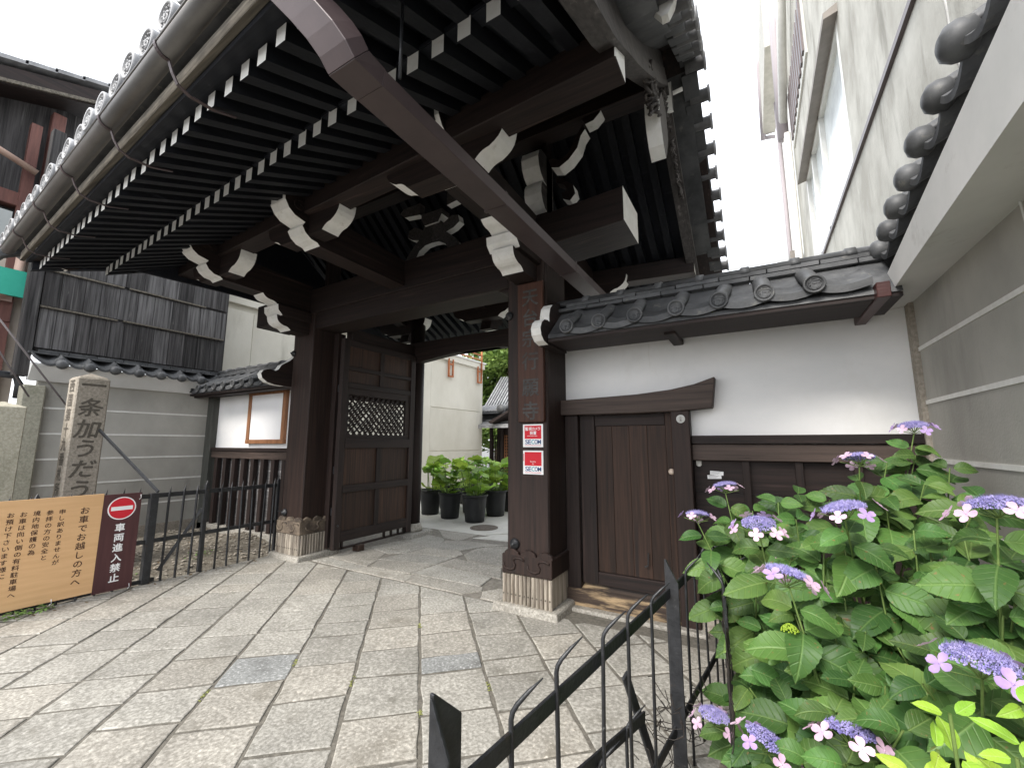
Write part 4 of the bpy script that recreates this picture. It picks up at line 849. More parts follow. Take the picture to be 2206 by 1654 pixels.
MB().box(1.02, 1.2, 4.0, 4.098, 0, 2.6).build('corner_strip', STONE, GW, .006)
cx = lambda y: .85 - .05 * (3.9 - y)
m = MB(); m.loft([[(1.06, y, 2.57), (cx(y), y, 2.535), (cx(y) - .0, y, 2.655 + .085 * (3.9 - y)), (cx(y) + .10, y, 2.79 + .085 * (3.9 - y)), (1.2, y, 2.9), (1.2, y, 2.57)] for y in (4.098, 3, 2, 1, -1.2)])
m.build('coping_cove', COVE, GW)
MBu, MW = bulb_tile(.4).mesh('knob_tile', TILE), wave_pan(.27, .4).mesh('wave_tile', TILE)
y = 4.02
while y > -.6:
    z = 2.885 + .085 * (3.9 - y); x = cx(y) + .0
    inst('knob_tile', MBu, GW, (x + U(-.006, .006), y + U(-.008, .008), z + U(-.004, .004)), (U(-.2, .2), U(-.06, .06), U(-.06, .06)), U(.95, 1.06)); inst('wave_tile', MW, GW, (x - .005, y - .285, z - .03)); y -= .285
m = MB(); m.loft([[(cx(y) + .25, y, 3.05 + .08 * (3.9 - y)), (1.3, y, 3.05 + .08 * (3.9 - y)), (1.3, y, 3.14 + .08 * (3.9 - y)), (cx(y) + .25, y, 3.14 + .08 * (3.9 - y))] for y in (4.3, -1)]); m.build('ridge_course', TILE, GW)
tag((lambda m: (m.tube([(.80, 2.2, 3.45), (.82, 2.25, 3.36), (.83, 2.28, 3.26), (.84, 2.30, 3.18), (.87, 2.34, 3.11), (.905, 2.36, 3.05), (.93, 2.38, 3.0), (.97, 2.42, 2.93), (1.0, 2.46, 2.84), (1.035, 2.52, 2.62), (1.04, 2.5, 2.4)], .0045, 6), m.build('loose_cable', mat('pale_cable', (.62, .62, .60)), None))[1])(MB()),
    'thin pale cable hanging loose over the coping of the grey wall', 'cable')
# left grey wall, plank house above it
GL_ = thing('grey_wall_with_white_lines', 'grey rendered wall with white joint lines behind the carved stone pillar', 'wall', (-9.1, 2.9, 0))
MB().box(-9.2, -9.0, 1.8, 4.1, 0, 2.47).build('wall_body', GREYWALL, GL_)
for z in (.55, .945, 1.32, 1.69, 2.065): MB().box(-9.02, -8.993, 1.86, 4.0, z - .013, z + .013).build('joint_line', LINEW, GL_)
MB().box(-9.02, -8.97, 1.8, 4.02, 0, .2).build('foot_course', STONE, GL_)
MB().box(-9.1, -8.88, 1.62, 1.85, 0, 2.38).build('corner_post', STONEG, GL_, .015)
m = MB(); m.loft([[(-9.02, y, 2.45), (-8.93, y, 2.45), (-8.80, y, 2.66), (-8.80, y, 2.69), (-9.02, y, 2.72)] for y in (1.66, 4.1)]); m.build('coping_cove', COVE, GL_)
for k in range(8):
    y = 1.95 + .30 * k; inst('knob_tile', MBu, GL_, (-8.77, y, 2.70), (0, 0, PI)); inst('wave_tile', MW, GL_, (-8.78, y + .0, 2.745), (0, 0, PI))
for k in range(8):
    for j in range(2):
        m = MB(); m.box(-9.05, -8.90 + j * -.02, 1.62 + k * .32 + j * .1, 1.93 + k * .32 + j * .1, 2.835 + j * .035, 2.865 + j * .035); m.build('flat_ridge_tile', TILE, GL_, .003)
PH = thing('plank_house', 'house side clad in blackened weathered planks above the tiled grey wall', 'house', (-9.3, 2.9, 2.9))
MB().box(-9.6, -9.03, 1.62, 4.2, 2.9, 6.3).build('house_body', CHAR[0], PH)
for (z0, z1) in ((2.935, 3.53), (3.575, 4.10), (4.145, 4.9)):
    y = 1.68
    while y < 4.15:
        w = U(.17, .27); w = min(w, 4.17 - y)
        MB().box(-9.03, -9.0 + U(-.004, .008), y + .003, y + w - .003, z0 + U(-.004, .004), z1).build('plank', CHAR[R.random() < .45], PH, .002); y += w
for (y0, y1, z) in ((1.68, 2.58, 4.12), (2.65, 3.79, 4.13), (1.67, 2.55, 3.55), (2.62, 4.15, 3.56)): MB().box(-9.0, -8.965, y0, y1, z - .014, z + .014).build('batten', GREYWOOD, PH, .003)
MB().box(-9.1, -8.93, 1.52, 1.66, 2.5, 6.3).build('corner_board', CHAR[0], PH, .005)

# ================================================================== concrete hall behind the gate
CB = thing('concrete_hall', 'cream concrete building with panel joints seen through the gateway and above the left wall', 'building', (-10.5, 9, 0))
MB().box(-13, -9.62, 4.42, 14.2, 0, 4.55).build('wall', CONC, CB)
ys_ = [4.44, 5.0, 7.6, 10.55, 11.0, 14.0]
for (y0, y1) in zip(ys_, ys_[1:]):
    for (z0, z1) in ((.0, 1.27), (1.29, 2.78), (2.80, 4.42)):
        if y0 == 7.6: continue
        if (y1 - y0) < .5: z0, z1 = (0, 4.42) if z0 == 0 else (0, 0)
        if z1: MB().box(-9.63, -9.6 + (.02 if y1 - y0 < .6 else 0), y0 + .008, y1 - .008, z0 + .01, z1).build('wall_panel', CONC, CB, .006)
for (z0, z1) in ((0, 1.6), (1.62, 2.16), (2.64, 4.42)): MB().box(-9.63, -9.6, 7.61, 10.54, z0, z1).build('wall_panel', CONC, CB, .006)
MB().box(-9.63, -9.6, 7.61, 10.0, 2.17, 2.63).build('wall_panel', CONC, CB)
MB().box(-9.66, -9.63, 10.0, 10.55, 2.16, 2.64).build('vent_opening', mat('dark_opening', (.02, .02, .02)), CB)
m = MB()
for k in range(9):
    m.obox((-9.61, 10.0, 2.16 + .06 * k), (-9.61, 10.0 + .06 * (9 - k), 2.64), .012, .012, (1, 0, 0)); m.obox((-9.60, 10.0, 2.64 - .06 * k), (-9.60, 10.0 + .06 * (9 - k), 2.16), .012, .012, (1, 0, 0))
m.build('vent_grille', IRON, CB)
MB().box(-9.75, -9.54, 4.36, 14.25, 4.55, 4.78).build('parapet', CONC, CB, .01)
MB().box(-9.74, -9.5, 4.3, 14.3, 4.78, 4.83).build('parapet_cap', mat('white_metal_flashing', (.66, .66, .65), (.72, .72, .71)), CB)
for y in (12.0, 13.85):
    m = MB()
    for dy in (-.12, .12): m.box(-9.56, -9.50, y + dy - .02, y + dy + .02, 3.95, 4.62)
    m.box(-9.56, -9.50, y - .12, y + .12, 3.95, 4.0); m.box(-9.56, -9.50, y - .12, y + .12, 4.4, 4.45); m.build('roof_bracket', RUST, CB)
m = MB(); m.tube([(-9.5, 13.95, 4.3), (-9.5, 13.95, 5.4)], .035, 6); m.tube([(-9.5, 11.2, 4.9), (-9.5, 13.95, 4.9)], .03, 6); m.tube([(-9.5, 11.2, 5.1), (-9.5, 13.95, 5.1)], .025, 6); m.build('roof_railing', RUST, CB)
# temple hall beyond
TH = thing('temple_hall', 'low temple hall with tiled roof and lattice doors behind the lotus pots', 'building', (-7, 15.5, 0))
MB().box(-9.4, -4, 15.0, 18, 0, 2.3).build('wall', WZ, TH)
for k in range(4):
    x = -9.55 + k * .55; m = MB()
    for i in range(5): m.box(x + i * .09, x + i * .09 + .02, 14.93, 14.96, .4, 1.9)
    for j in range(13): m.box(x, x + .40, 14.925, 14.955, .4 + j * .12, .42 + j * .12)
    m.build('lattice_door', FRAMEW if k == 1 else WZ, TH)
    MB().box(x - .13, x - .03, 14.85, 14.98, 0, 2.3).build('pillar', GREYWOOD if k == 2 else WZ, TH)
m = MB(); m.prism([(13.9, 2.15), (15.4, 2.72), (15.4, 2.8), (13.9, 2.25)], fx, -10.5, -4); m.build('canopy_roof', TILEL, TH)
for j in range(5): z = 2.25 + j * .11; MB().box(-10.5, -4, 13.9 + j * .3, 14.24 + j * .3, z + .012, z + .04).build('canopy_course', TILEL, TH)
m = MB(); m.prism([(14.2, 2.75), (15.6, 3.1), (17, 4.6), (18, 4.6), (18, 2.7)], fx, -10.5, -8.75); m.build('main_roof', TILE, TH)
for k in range(12): x = -10.4 + k * .14; m = MB(); m.tube([(x, 14.3, 2.85), (x, 15.6, 3.2), (x, 17, 4.68)], .045, 6); m.build('barrel_row', TILEL, TH)
m = MB(); m.tube([(-8.75, 14.3, 2.9), (-8.72, 15.6, 3.28), (-8.7, 17, 4.75)], .1, 8); m.lathe([(.16, -.1), (.18, 0), (.14, .1)], 12, (-8.75, 14.25, 2.92), 'y'); m.build('ridge_end', TILE, TH)
m = MB(); m.prism([(-8.9, 2.30), (-8.05, 2.75), (-8.0, 2.85), (-9.0, 2.38)], fy, 13.7, 14.6); m.build('gable_board', WX, TH)

# ================================================================== neighbour on the far left
NH = thing('neighbour_house', 'red-brown timbered house with a tiled verge at the far left edge', 'house', (-10.5, .5, 0))
MB().box(-12, -9.75, -3, 1.66, 0, 5.0).build('wall', mat('beige_render', (.42, .36, .30), (.50, .44, .38), (1, 1, 1), .9), NH)
MB().box(-12, -9.9, -3, 2.2, 5.0, 7.2).build('upper_wall', CHAR[0], NH)
RB = mat('red_brown_timber', (.10, .042, .035), (.16, .07, .055), (20, 20, 2), .7)
MB().box(-9.75, -9.62, 1.40, 1.52, 0, 6.6).build('timber', RB, NH); MB().box(-9.75, -9.6, -3, 1.52, 3.35, 3.62).build('timber', RB, NH, .01)
MB().box(-9.9, -9.7, -3, 1.9, 5.2, 5.42).build('timber', RB, NH, .01)
for y in (-.2, .75, 1.62): MB().box(-9.9, -9.72, y, y + .16, 5.42, 7.0).build('timber', RB, NH, .01)
m = MB(); m.prism([(-2.5, 5.55), (2.35, 7.42), (2.35, 7.72), (-2.5, 5.85)], fx, -12, -9.45); m.build('roof_slab', WY, NH)
m = MB(); m.obox((-9.43, -2.5, 5.60), (-9.43, 2.35, 7.47), .04, .05); m.build('verge_trim', GREYWOOD, NH)
for k in range(14):
    y = -1.9 + k * .31; z = 5.95 + (y + 2.5) * .3856; m = MB(); m.hexa([(-12, y, z), (-9.4, y, z), (-9.4, y + .34, z + .115), (-12, y + .34, z + .115), (-12, y, z + .07), (-9.4, y, z + .07), (-9.4, y + .34, z + .18), (-12, y + .34, z + .18)]); m.build('verge_tile', TILEL, NH)
MB().box(-9.9, -9.58, -.6, 1.5, 3.66, 3.76).build('sill_roof', mat('pink_flashing', (.40, .27, .23), (.46, .32, .28)), NH)
MB().box(-9.78, -9.73, .2, 1.38, 4.5, 5.1).build('window_pane', GLASS, NH)
m = MB(); m.tube([(-9.5, 1.52, 5.3), (-9.5, 1.50, 3.86), (-9.48, 1.40, 3.76), (-9.46, .7, 3.66)], .055, 10); m.tube([(-9.5, -.5, 6.5), (-9.5, 1.52, 5.75)], .05, 8); m.build('drainpipe', mat('pink_copper_pipe', (.50, .34, .27), (.58, .42, .34), (3, 3, 3), .5), NH)
m = MB(); m.tube([(-9.3, 1.0, 2.56), (-9.3, 1.6, 2.53), (-9.3, 1.66, 2.4), (-9.3, 1.66, 2.2)], .05, 8); m.build('drainpipe', IRON, NH)
tag(MB().box(-9.48, -9.42, .6, 1.63, 3.72, 4.12).build('shop_sign', mat('green_sign', (.03, .36, .26), (.04, .40, .29)), None), 'plain green sign panel at the far left edge beside a pink pipe', 'sign')
gr = thing('guy_rods', 'two thin slanting steel rods running down behind the carved stone pillar', 'rods', (-8.6, 1.5, 1.9))
m = MB(); m.tube([(-8.6, .9, 3.72), (-8.6, 2.2, 1.82)], .012, 6); m.build('rod', mat('dull_steel', (.16, .14, .14)), gr)
m = MB(); m.tube([(-8.6, .9, 3.48), (-8.6, 1.64, 2.18)], .011, 6); m.build('rod', MATS['dull_steel'], gr)

# ================================================================== tall house on the right
UH = thing('stucco_house', 'tall house with stained grey stucco and a boxed window rising behind the right wall', 'house', (3, 8, 0))
def wallx(x0, x1, y0, y1, z0, z1): return MB().box(x0, x1, y0, y1, z0, z1)
wallx(1.5, 6, 11.95, 13.7, 0, 14).build('wall', STUCCO, UH); wallx(1.5, 6, 1.5, 7.35, 0, 14).build('wall', STUCCO, UH)
wallx(1.5, 6, 7.35, 11.95, 0, 5.55).build('wall', STUCCO, UH); wallx(1.5, 6, 7.35, 11.95, 8.05, 14).build('wall', STUCCO, UH)
MB().box(1.46, 1.5, 1.5, 13.7, 5.46, 5.53).build('flashing', BROWNM, UH)
m = MB(); m.prism([(1.5, 8.15), (1.32, 8.05), (1.32, 7.95), (1.5, 8.0)], fy, 7.2, 12.0); m.build('window_canopy', mat('grey_brown_canopy', (.20, .18, .16), (.25, .225, .20)), UH)
WF = MB().box(1.5, 1.62, 7.35, 7.47, 5.55, 8.05).build('window_frame', ALU, UH)
for y in (9.55, 10.8, 11.83): MB().box(1.5, 1.62, y, y + .12, 5.55, 8.05).build('window_stile', ALU, WF)
for z in (5.55, 7.93): MB().box(1.5, 1.62, 7.47, 11.83, z, z + .12).build('window_rail', ALU, WF)
MB().box(1.58, 1.60, 7.47, 11.83, 5.67, 7.93).build('window_pane', mat('bright_glass', (.55, .58, .58), (.66, .69, .69), rough=.15), WF)
m = MB()
for k in range(5): m.box(1.53, 1.56, 9.7 + k * .2, 9.73 + k * .2, 5.67, 6.6)
m.build('window_bars', ALU, WF)
MB().box(1.46, 1.5, 9.9, 13.3, 9.75, 11.4).build('vent_panel', mat('pale_panel', (.52, .51, .47), (.6, .59, .54)), UH)
for k in range(10): MB().box(1.42, 1.458, 10.0 + k * .33, 10.16 + k * .33, 9.9, 11.25).build('vent_slat', BROWNM, UH)
m = MB(); m.tube([(1.36, 13.5, 0), (1.36, 13.5, 10.4)], .09, 8); m.tube([(1.30, 10, 14.0), (1.30, 13.7, 10.6)], .11, 8); m.build('downpipe', ALU, UH)
m = MB(); m.tube([(1.28, 13.6, 10.3), (1.30, 13.3, 14)], .14, 8); m.build('downpipe', mat('purple_grey_pipe', (.30, .27, .28)), UH)
FB = thing('far_house', 'pale far house with a projecting eave box seen in the gap beside the gate roof', 'house', (2, 22, 0))
MB().box(1.62, 6, 14.5, 26, 0, 13.5).build('wall', mat('pale_far_wall', (.66, .65, .61), (.74, .73, .69), (1, 1, 1), .9), FB)
m = MB(); m.hexa([(1.15, 15.2, 14.9), (1.62, 15.2, 14.9), (1.62, 20.0, 14.9), (1.15, 20.0, 14.9), (1.18, 15.2, 17.6), (1.62, 15.2, 17.6), (1.62, 20.0, 17.6), (1.18, 20.0, 17.6)]); m.build('eave_box', mat('box_render', (.36, .345, .30), (.45, .43, .38)), FB)
m = MB(); m.tube([(1.15, 20.0, 14.7), (1.18, 19.0, 17.7)], .1, 8); m.tube([(1.15, 20.0, 14.8), (1.6, 20.0, 14.7)], .08, 8); m.tube([(1.55, 18.0, 0), (1.55, 18.0, 14.8)], .07, 8); m.build('drainpipe', MATS['purple_grey_pipe'], FB)
MB().box(1.25, 1.55, 14.6, 16.2, 6.0, 7.3).build('meter_box', MATS['grey_brown_canopy'], FB)

# ================================================================== trees beyond the courtyard
def tree(name, label, x, y, h, rad, n, seed):
    rr = random.Random(seed); T = thing(name, label, 'tree', (x, y, 0), 'trees beyond the courtyard')
    m = MB(); m.tube([(x, y, 0), (x + .1, y, h * .35), (x - .05, y + .1, h * .62)], [.22, .17, .1], 8)
    for k in range(7):
        a = rr.uniform(0, 6.28); m.tube([(x, y, h * (.3 + .05 * k)), (x + rad * .5 * math.cos(a), y + rad * .5 * math.sin(a), h * (.5 + .05 * k)), (x + rad * .85 * math.cos(a), y + rad * .85 * math.sin(a), h * (.6 + .06 * k))], [.08, .05, .02], 6)
    m.build('trunk', STEMB, T)
    m = MB()
    cl = [(x + rr.gauss(0, rad * .45), y + rr.gauss(0, rad * .45), h * rr.uniform(.22, 1.0), rr.uniform(.5, 1.0)) for k in range(90)]
    for k in range(n):
        c = rr.choice(cl); d = Vector((rr.gauss(0, 1), rr.gauss(0, 1), rr.gauss(0, .8))); d = d.normalized() * c[3] * rr.uniform(.5, 1)
        p = Vector(c[:3]) + d; u = Vector((rr.uniform(-1, 1), rr.uniform(-1, 1), rr.uniform(-.5, .5))).normalized() * rr.uniform(.12, .22); w = u.cross(Vector((rr.uniform(-1, 1), rr.uniform(-1, 1), 1))).normalized() * .07
        m.add([p - u, p + w, p + u, p - w], [(0, 1, 2, 3)])
    m.build('crown', LEAFT, T)
tree('garden_tree', 'bright green leafy tree standing behind the temple hall', -12.2, 19.5, 8.5, 2.6, 26000, 3)
tree('garden_tree', 'darker green tree at the right edge of the gateway view, behind the temple hall', -11.4, 22.5, 8, 2.6, 20000, 4)

# ================================================================== lotus pots in the courtyard
pm = MB(); pm.lathe([(.185, 0), (.195, .01), (.205, .12), (.235, .45), (.245, .50), (.268, .505), (.268, .535), (.245, .54), (.235, .50), (.0, .47)][::-1], 28)
PM = pm.mesh('pot', POTM)
def lotus_leaf(seed):
    rr = random.Random(seed); m = MB(); N, ring_ = 18, 4; ph = rr.uniform(0, 6); w = rr.uniform(.10, .22); vs = [(0, 0, -.06)]
    for j in range(1, ring_ + 1):
        r = j / ring_ * .5
        for k in range(N):
            a = 2 * PI * k / N; z = .10 * (r * 2) ** 2 * (1 if seed % 3 else -.6) + w * (r * 2) ** 2 * .45 * math.sin(2 * a + ph) + .05 * (r * 2) ** 2 * math.sin(5 * a + ph)
            rr_ = r * (1 + .06 * math.sin(4 * a + ph)); vs.append((rr_ * math.cos(a), rr_ * math.sin(a), z))
    fs = [(0, 1 + k, 1 + (k + 1) % N) for k in range(N)] + [(1 + (j - 1) * N + k, 1 + j * N + k, 1 + j * N + (k + 1) % N, 1 + (j - 1) * N + (k + 1) % N) for j in range(1, ring_) for k in range(N)]
    m.add(vs, fs, 0, True); return m.mesh('lotus_leaf', LEAFL)
LL = [lotus_leaf(s) for s in range(6)]
PL = [(-5.02, 7.18, 'front lotus pot in the middle, nearest the camera, with bright green leaves'), (-5.73, 7.28, 'front lotus pot left of the middle one, in black plastic'), (-6.42, 7.45, 'lotus pot half hidden behind the open door edge'),
      (-5.05, 8.0, 'lotus pot right behind the nearest pot'), (-5.02, 8.72, 'lotus pot at the right, half hidden by the right gate post'), (-5.75, 8.1, 'lotus pot in the second row between two front pots'), (-6.6, 8.3, 'lotus pot in the second row near the open door edge'),
      (-5.85, 9.0, 'lotus pot in the back row in front of the concrete hall'), (-6.7, 9.2, 'back row lotus pot standing nearest the concrete hall at left'), (-5.2, 9.5, 'back row lotus pot at the far right')]
for i, (x, y, lb) in enumerate(PL):
    T = thing('potted_lotus', lb, 'potted plant', (x, y, 0), 'lotus pots in the courtyard')
    inst('pot', PM, T, (x, y, 0), (0, 0, U(0, 6)), (U(.96, 1.05), U(.96, 1.05), U(.97, 1.02)))
    m = MB(); m.lathe([(.232, .468), (.232, .472)], 20, (x, y, 0)); m.build('water', mat('pond_water', (.03, .035, .02), (.05, .06, .03), rough=.1), T)
    for k in range(20):
        a = U(0, 6.28); r0 = U(.02, .18); r1 = r0 + U(.0, .22); h = (.55 + .62 * R.random() ** .8) if k > 3 else U(.50, .62)
        p0 = Vector((x + r0 * math.cos(a), y + r0 * math.sin(a), .46)); p1 = Vector((x + r1 * math.cos(a), y + r1 * math.sin(a), h))
        sz = U(.20, .36); tl = (U(-.5, .5), U(-.5, .5), U(0, 6))
        inst('lotus_leaf', R.choice(LL), T, p1 + Vector((0, 0, .015)), tl, sz)
        m = MB(); m.tube([p0, lerp(p0, p1, .5) + Vector((U(-.02, .02), U(-.02, .02), 0)), p1], .006, 5, cap=False); m.build('lotus_stem', STEMG, T)
dc = MB(); dc.lathe([(.26, .0), (.26, .012), (.235, .012), (.23, .006), (0, .006)][::-1], 28, (-4.5, 6.74, 0))
for k in range(-6, 7):
    w = math.sqrt(max(0, .225 ** 2 - (k * .034) ** 2)); dc.box(-4.5 + k * .034 - .009, -4.5 + k * .034 + .009, 6.74 - w, 6.74 + w, .0065, .014)
for k in range(-6, 7):
    w = math.sqrt(max(0, .225 ** 2 - (k * .034) ** 2)); dc.box(-4.5 - w, -4.5 + w, 6.74 + k * .034 - .006, 6.74 + k * .034 + .006, .0062, .0125)
tag(dc.build('drain_cover', RUST if 0 else mat('rusty_grey_iron', (.12, .10, .085), (.2, .175, .15), (20, 20, 20), .8)), 'round iron drain cover in the courtyard floor before the pots', 'drain cover')

# ================================================================== stone pillar, stone post
SP = thing('stone_pillar', 'square stone pillar with carved flowing characters behind the left fence', 'pillar', (-7.15, 1.85, 0))
m = MB(); x0, x1, y0, y1 = -7.3, -6.99, 1.70, 2.0
m.loft([[(x0 - e, y0 - e, z), (x1 + e, y0 - e, z), (x1 + e, y1 + e, z), (x0 - e, y1 + e, z)] for z, e in ((-.1, .0), (.5, .0), (2.33, 0), (2.355, -.02), (2.41, -.14))]); m.build('shaft', STONE, SP, .012)
m = MB()
for ch, z in zip('一条加うだう', (2.25, 1.98, 1.72, 1.49, 1.25, 1.01)): text(m, ch, (-6.986, 1.85, z), (0, 1, 0), (0, 0, 1), .235, bold=.025, shear=.15)
o = m.build('carved_lettering', CARVE, SP); q = o.modifiers.new('solid', 'SOLIDIFY'); q.thickness = .004
m = MB(); text(m, '西国第十九番札所革堂', (-7.14, 1.694, 2.24), (1, 0, 0), (0, 0, 1), .165, 1.06, bold=.02); m.build('carved_lettering', CARVE, SP)
p2 = MB(); x0, x1, y0, y1 = -7.55, -7.02, 1.06, 1.34
p2.loft([[(x0, y0, z), (x1, y0, z), (x1, y1, z), (x0, y1, z)] for z in (-.1, 1.95)] + [[(lerp(x0, -7.28, t), lerp(y0, 1.2, t), 2.015) for _ in (0,)] + [(lerp(x1, -7.28, t), lerp(y0, 1.2, t), 2.015), (lerp(x1, -7.28, t), lerp(y1, 1.2, t), 2.015), (lerp(x0, -7.28, t), lerp(y1, 1.2, t), 2.015)] for t in (.96,)])
tag(p2.build('stone_post', mat('pale_post_stone', (.34, .32, .25), (.50, .475, .385), (35, 35, 35), .85, .4, (70, 70, 70), spots=[((.24, .235, .17), 3, .56, .2)]), None, .008), 'plain pale stone post with a low pyramid top at the far left edge', 'post')

# ================================================================== iron fences
LF = thing('iron_fence', 'black iron railing on the left carrying the tan notice sign', 'fence', (-6, 2.3, 0), 'black iron fences beside the approach')
for z0, z1 in ((.935, .985), (.44, .485)): MB().box(-6.012, -5.988, .3, 3.66, z0, z1).build('rail', IRON, LF, .002)
MB().box(-6.01, -5.985, .3, 2.3, .02, .06).build('rail', IRON, LF)
def spike_bar(x, y, h, w=.013):
    m = MB(); m.box(-w / 2, w / 2, -w / 2, w / 2, -.05, h - .05); m.add([(-w / 2, -w / 2, h - .05), (w / 2, -w / 2, h - .05), (w / 2, w / 2, h - .05), (-w / 2, w / 2, h - .05), (w * .2, w * .7, h + .04)], [(0, 1, 4), (1, 2, 4), (2, 3, 4), (3, 0, 4)]); return m
sbm = spike_bar(0, 0, 1.03, .017).mesh('bar', IRON)
k = 0; y = .42
while y < 3.6:
    if abs(y - 2.75) > .06 and abs(y - 2.21) > .07: inst('bar', sbm, LF, (-5.975, y, U(-.01, .01)), (U(-.02, .02), U(-.02, .02), U(0, 1)))
    y += .138
for y, h, w in ((1.30, 1.08, .045), (2.215, 1.035, .075), (2.75, 1.10, .045), (3.665, 1.085, .04), (.4, 1.05, .05)):
    m = MB(); m.box(-6.0 - w / 2, -6.0 + w / 2, y - w / 2, y + w / 2, -.1, h - .06)
    if w < .07: m.add([(-6 - w / 2, y - w / 2, h - .06), (-6 + w / 2, y - w / 2, h - .06), (-6 + w / 2, y + w / 2, h - .06), (-6 - w / 2, y + w / 2, h - .06), (-6, y, h)], [(0, 1, 4), (1, 2, 4), (2, 3, 4), (3, 0, 4)])
    else: m.box(-6.04, -5.96, y - .04, y + .04, h - .06, h - .045)
    m.build('fence_post', IRON, LF, .003)
m = MB(); m.obox((-6.0, 2.25, 1.0), (-7.0, 1.95, 1.72), .02, .028); m.build('brace', IRON, LF)
m = MB(); m.obox((-6.03, 2.73, .75), (-6.3, 2.42, .0), .025, .035); m.build('brace', IRON, LF)
m = MB(); m.obox((-6.0, 3.665, .6), (-5.85, 3.72, .6), .012, .012); m.build('wall_tie', IRON, LF)
SN = thing('vehicle_sign', 'tan and maroon sign banning vehicles, hung on the left iron fence', 'sign', (-5.94, 1.5, .03))
MB().box(-5.955, -5.94, .2, 1.768, .055, 1.03).build('tan_panel', TAN, SN, .001)
MB().box(-5.955, -5.94, 1.7695, 2.085, .03, 1.015).build('maroon_panel', MAROON, SN, .001)
SX = -5.9385; UY, UZ = (0, 1, -.0), (0, 0, 1)
m = MB(); m.lathe([(.118, 0), (.118, .0012)], 40, (SX - .001, 1.925, .865), 'x', 0, False); m.build('sign_ring', WHITEP, SN)
m = MB(); m.lathe([(.107, 0), (.107, .001)], 40, (SX + .0004, 1.925, .865), 'x', 0, False); m.build('sign_disc', RED, SN)
MB().box(SX + .0016, SX + .0022, 1.835, 2.015, .845, .885).build('sign_bar', WHITEP, SN)
m = MB(); text(m, '車両進入禁止', (SX, 1.928, .665), UY, UZ, .088, 1.16, bold=.045); m.build('white_lettering', WHITEP, SN)
for s_, yy, zz, fs, pp in (('お車でお越しの方へ', 1.634, .878, .075, 1.145), ('申し訳ありませんが', 1.472, .888, .05, 1.18), ('参拝の方の安全と', 1.388, .891, .05, 1.18), ('境内地保護の為', 1.302, .896, .05, 1.18), ('お車は向い側の有料駐車場へ', 1.217, .897, .05, 1.18), ('お預け下さいます様に', 1.138, .90, .05, 1.18)):
    m = MB(); text(m, s_, (SX, yy, zz), UY, UZ, fs, pp, bold=.018); m.build('text_column', BLACKP, SN)
m = MB()
for (yy, zz) in ((2.072, .975), (2.06, .05), (1.48, .06)): m.tube([(SX + .004, yy, zz + .02), (SX + .008, yy + .004, zz - .02)], .003, 5); m.tube([(SX + .004, yy, zz - .02), (SX + .006, yy - .01, zz - .035)], .003, 5)
m.build('cable_tie', WHITEP, SN)

RF = thing('iron_fence', 'black iron railing with bent bar tips in the right foreground before the hydrangea', 'fence', (-.5, 2, 0), 'black iron fences beside the approach')
fxr = lambda y: -.60 + .118 * (y - .6)
for z, hh in ((.85, .046), (.26, .042)):
    m = MB(); m.obox((fxr(.25), .25, z), (fxr(3.5), 3.5, z), .010, hh); m.build('rail', IRON, RF, .002)
def bent_bar(hh, w=.0125):
    m = MB(); pts = [(0, 0, -.05), (0, 0, hh - .082), (.003, .003, hh - .066), (.012, .010, hh - .05), (.034, .028, hh - .024), (.062, .05, hh + .004)]
    rs = [w / 1.9] * 4 + [w / 2.3, w / 8]; m.tube(pts, rs, 6); return m.mesh('bar', IRON)
BB = [bent_bar(.985), bent_bar(.965), bent_bar(1.0)]
for y in (.42, .96, 1.17, 1.41, 1.65, 1.89, 2.42, 2.62, 2.82, 3.0, 3.18, 3.34):
    inst('bar', R.choice(BB), RF, (fxr(y) + .010, y, U(-.008, .008)), (U(-.015, .015), U(-.015, .015), U(-.3, .3)))
def flat_post(y, h, w):
    x = fxr(y) - .012; m = MB(); d = Vector((.118, 1, 0)).normalized(); n = Vector((d.y, -d.x, 0))
    prof = [(-w / 2, -.1), (w / 2, -.1), (w / 2, h - .07), (-w / 2 + .006, h), (-w / 2, h)]
    A = [(x + d.x * a + n.x * -.006, y + d.y * a + n.y * -.006, z) for a, z in prof]; B = [(x + d.x * a + n.x * .006, y + d.y * a + n.y * .006, z) for a, z in prof]
    k = len(prof); m.add(A + B, [list(range(k)), list(range(k, 2 * k))[::-1]] + [(i, k + i, k + (i + 1) % k, (i + 1) % k) for i in range(k)]); m.build('fence_post', IRON, RF, .002)
flat_post(.755, 1.055, .085); flat_post(2.235, 1.0, .075)
for y, h, w in ((.712, 1.05, .05), (2.2, .995, .055)):
    x = fxr(y) - .012; m = MB(); m.prism([(x - .0, -.1), (x + w, -.1), (x + w, h - .10), (x + .004, h), (x, h)], fy, y - .005, y + .005); m.build('fence_post', IRON, RF, .002)
m = MB(); m.obox((-.545, 1.88, .60), (-.46, 2.16, -.02), .014, .045); m.build('brace', IRON, RF, .004)
m = MB(); m.obox((fxr(1.15) - .03, 1.15, .585), (fxr(1.9) - .03, 1.9, .45), .008, .04); m.build('lower_rail', IRON, RF)
for y in (1.46, 1.70): inst('bar', BB[0], RF, (fxr(y) - .025, y, -.41), (0, 0, 0))
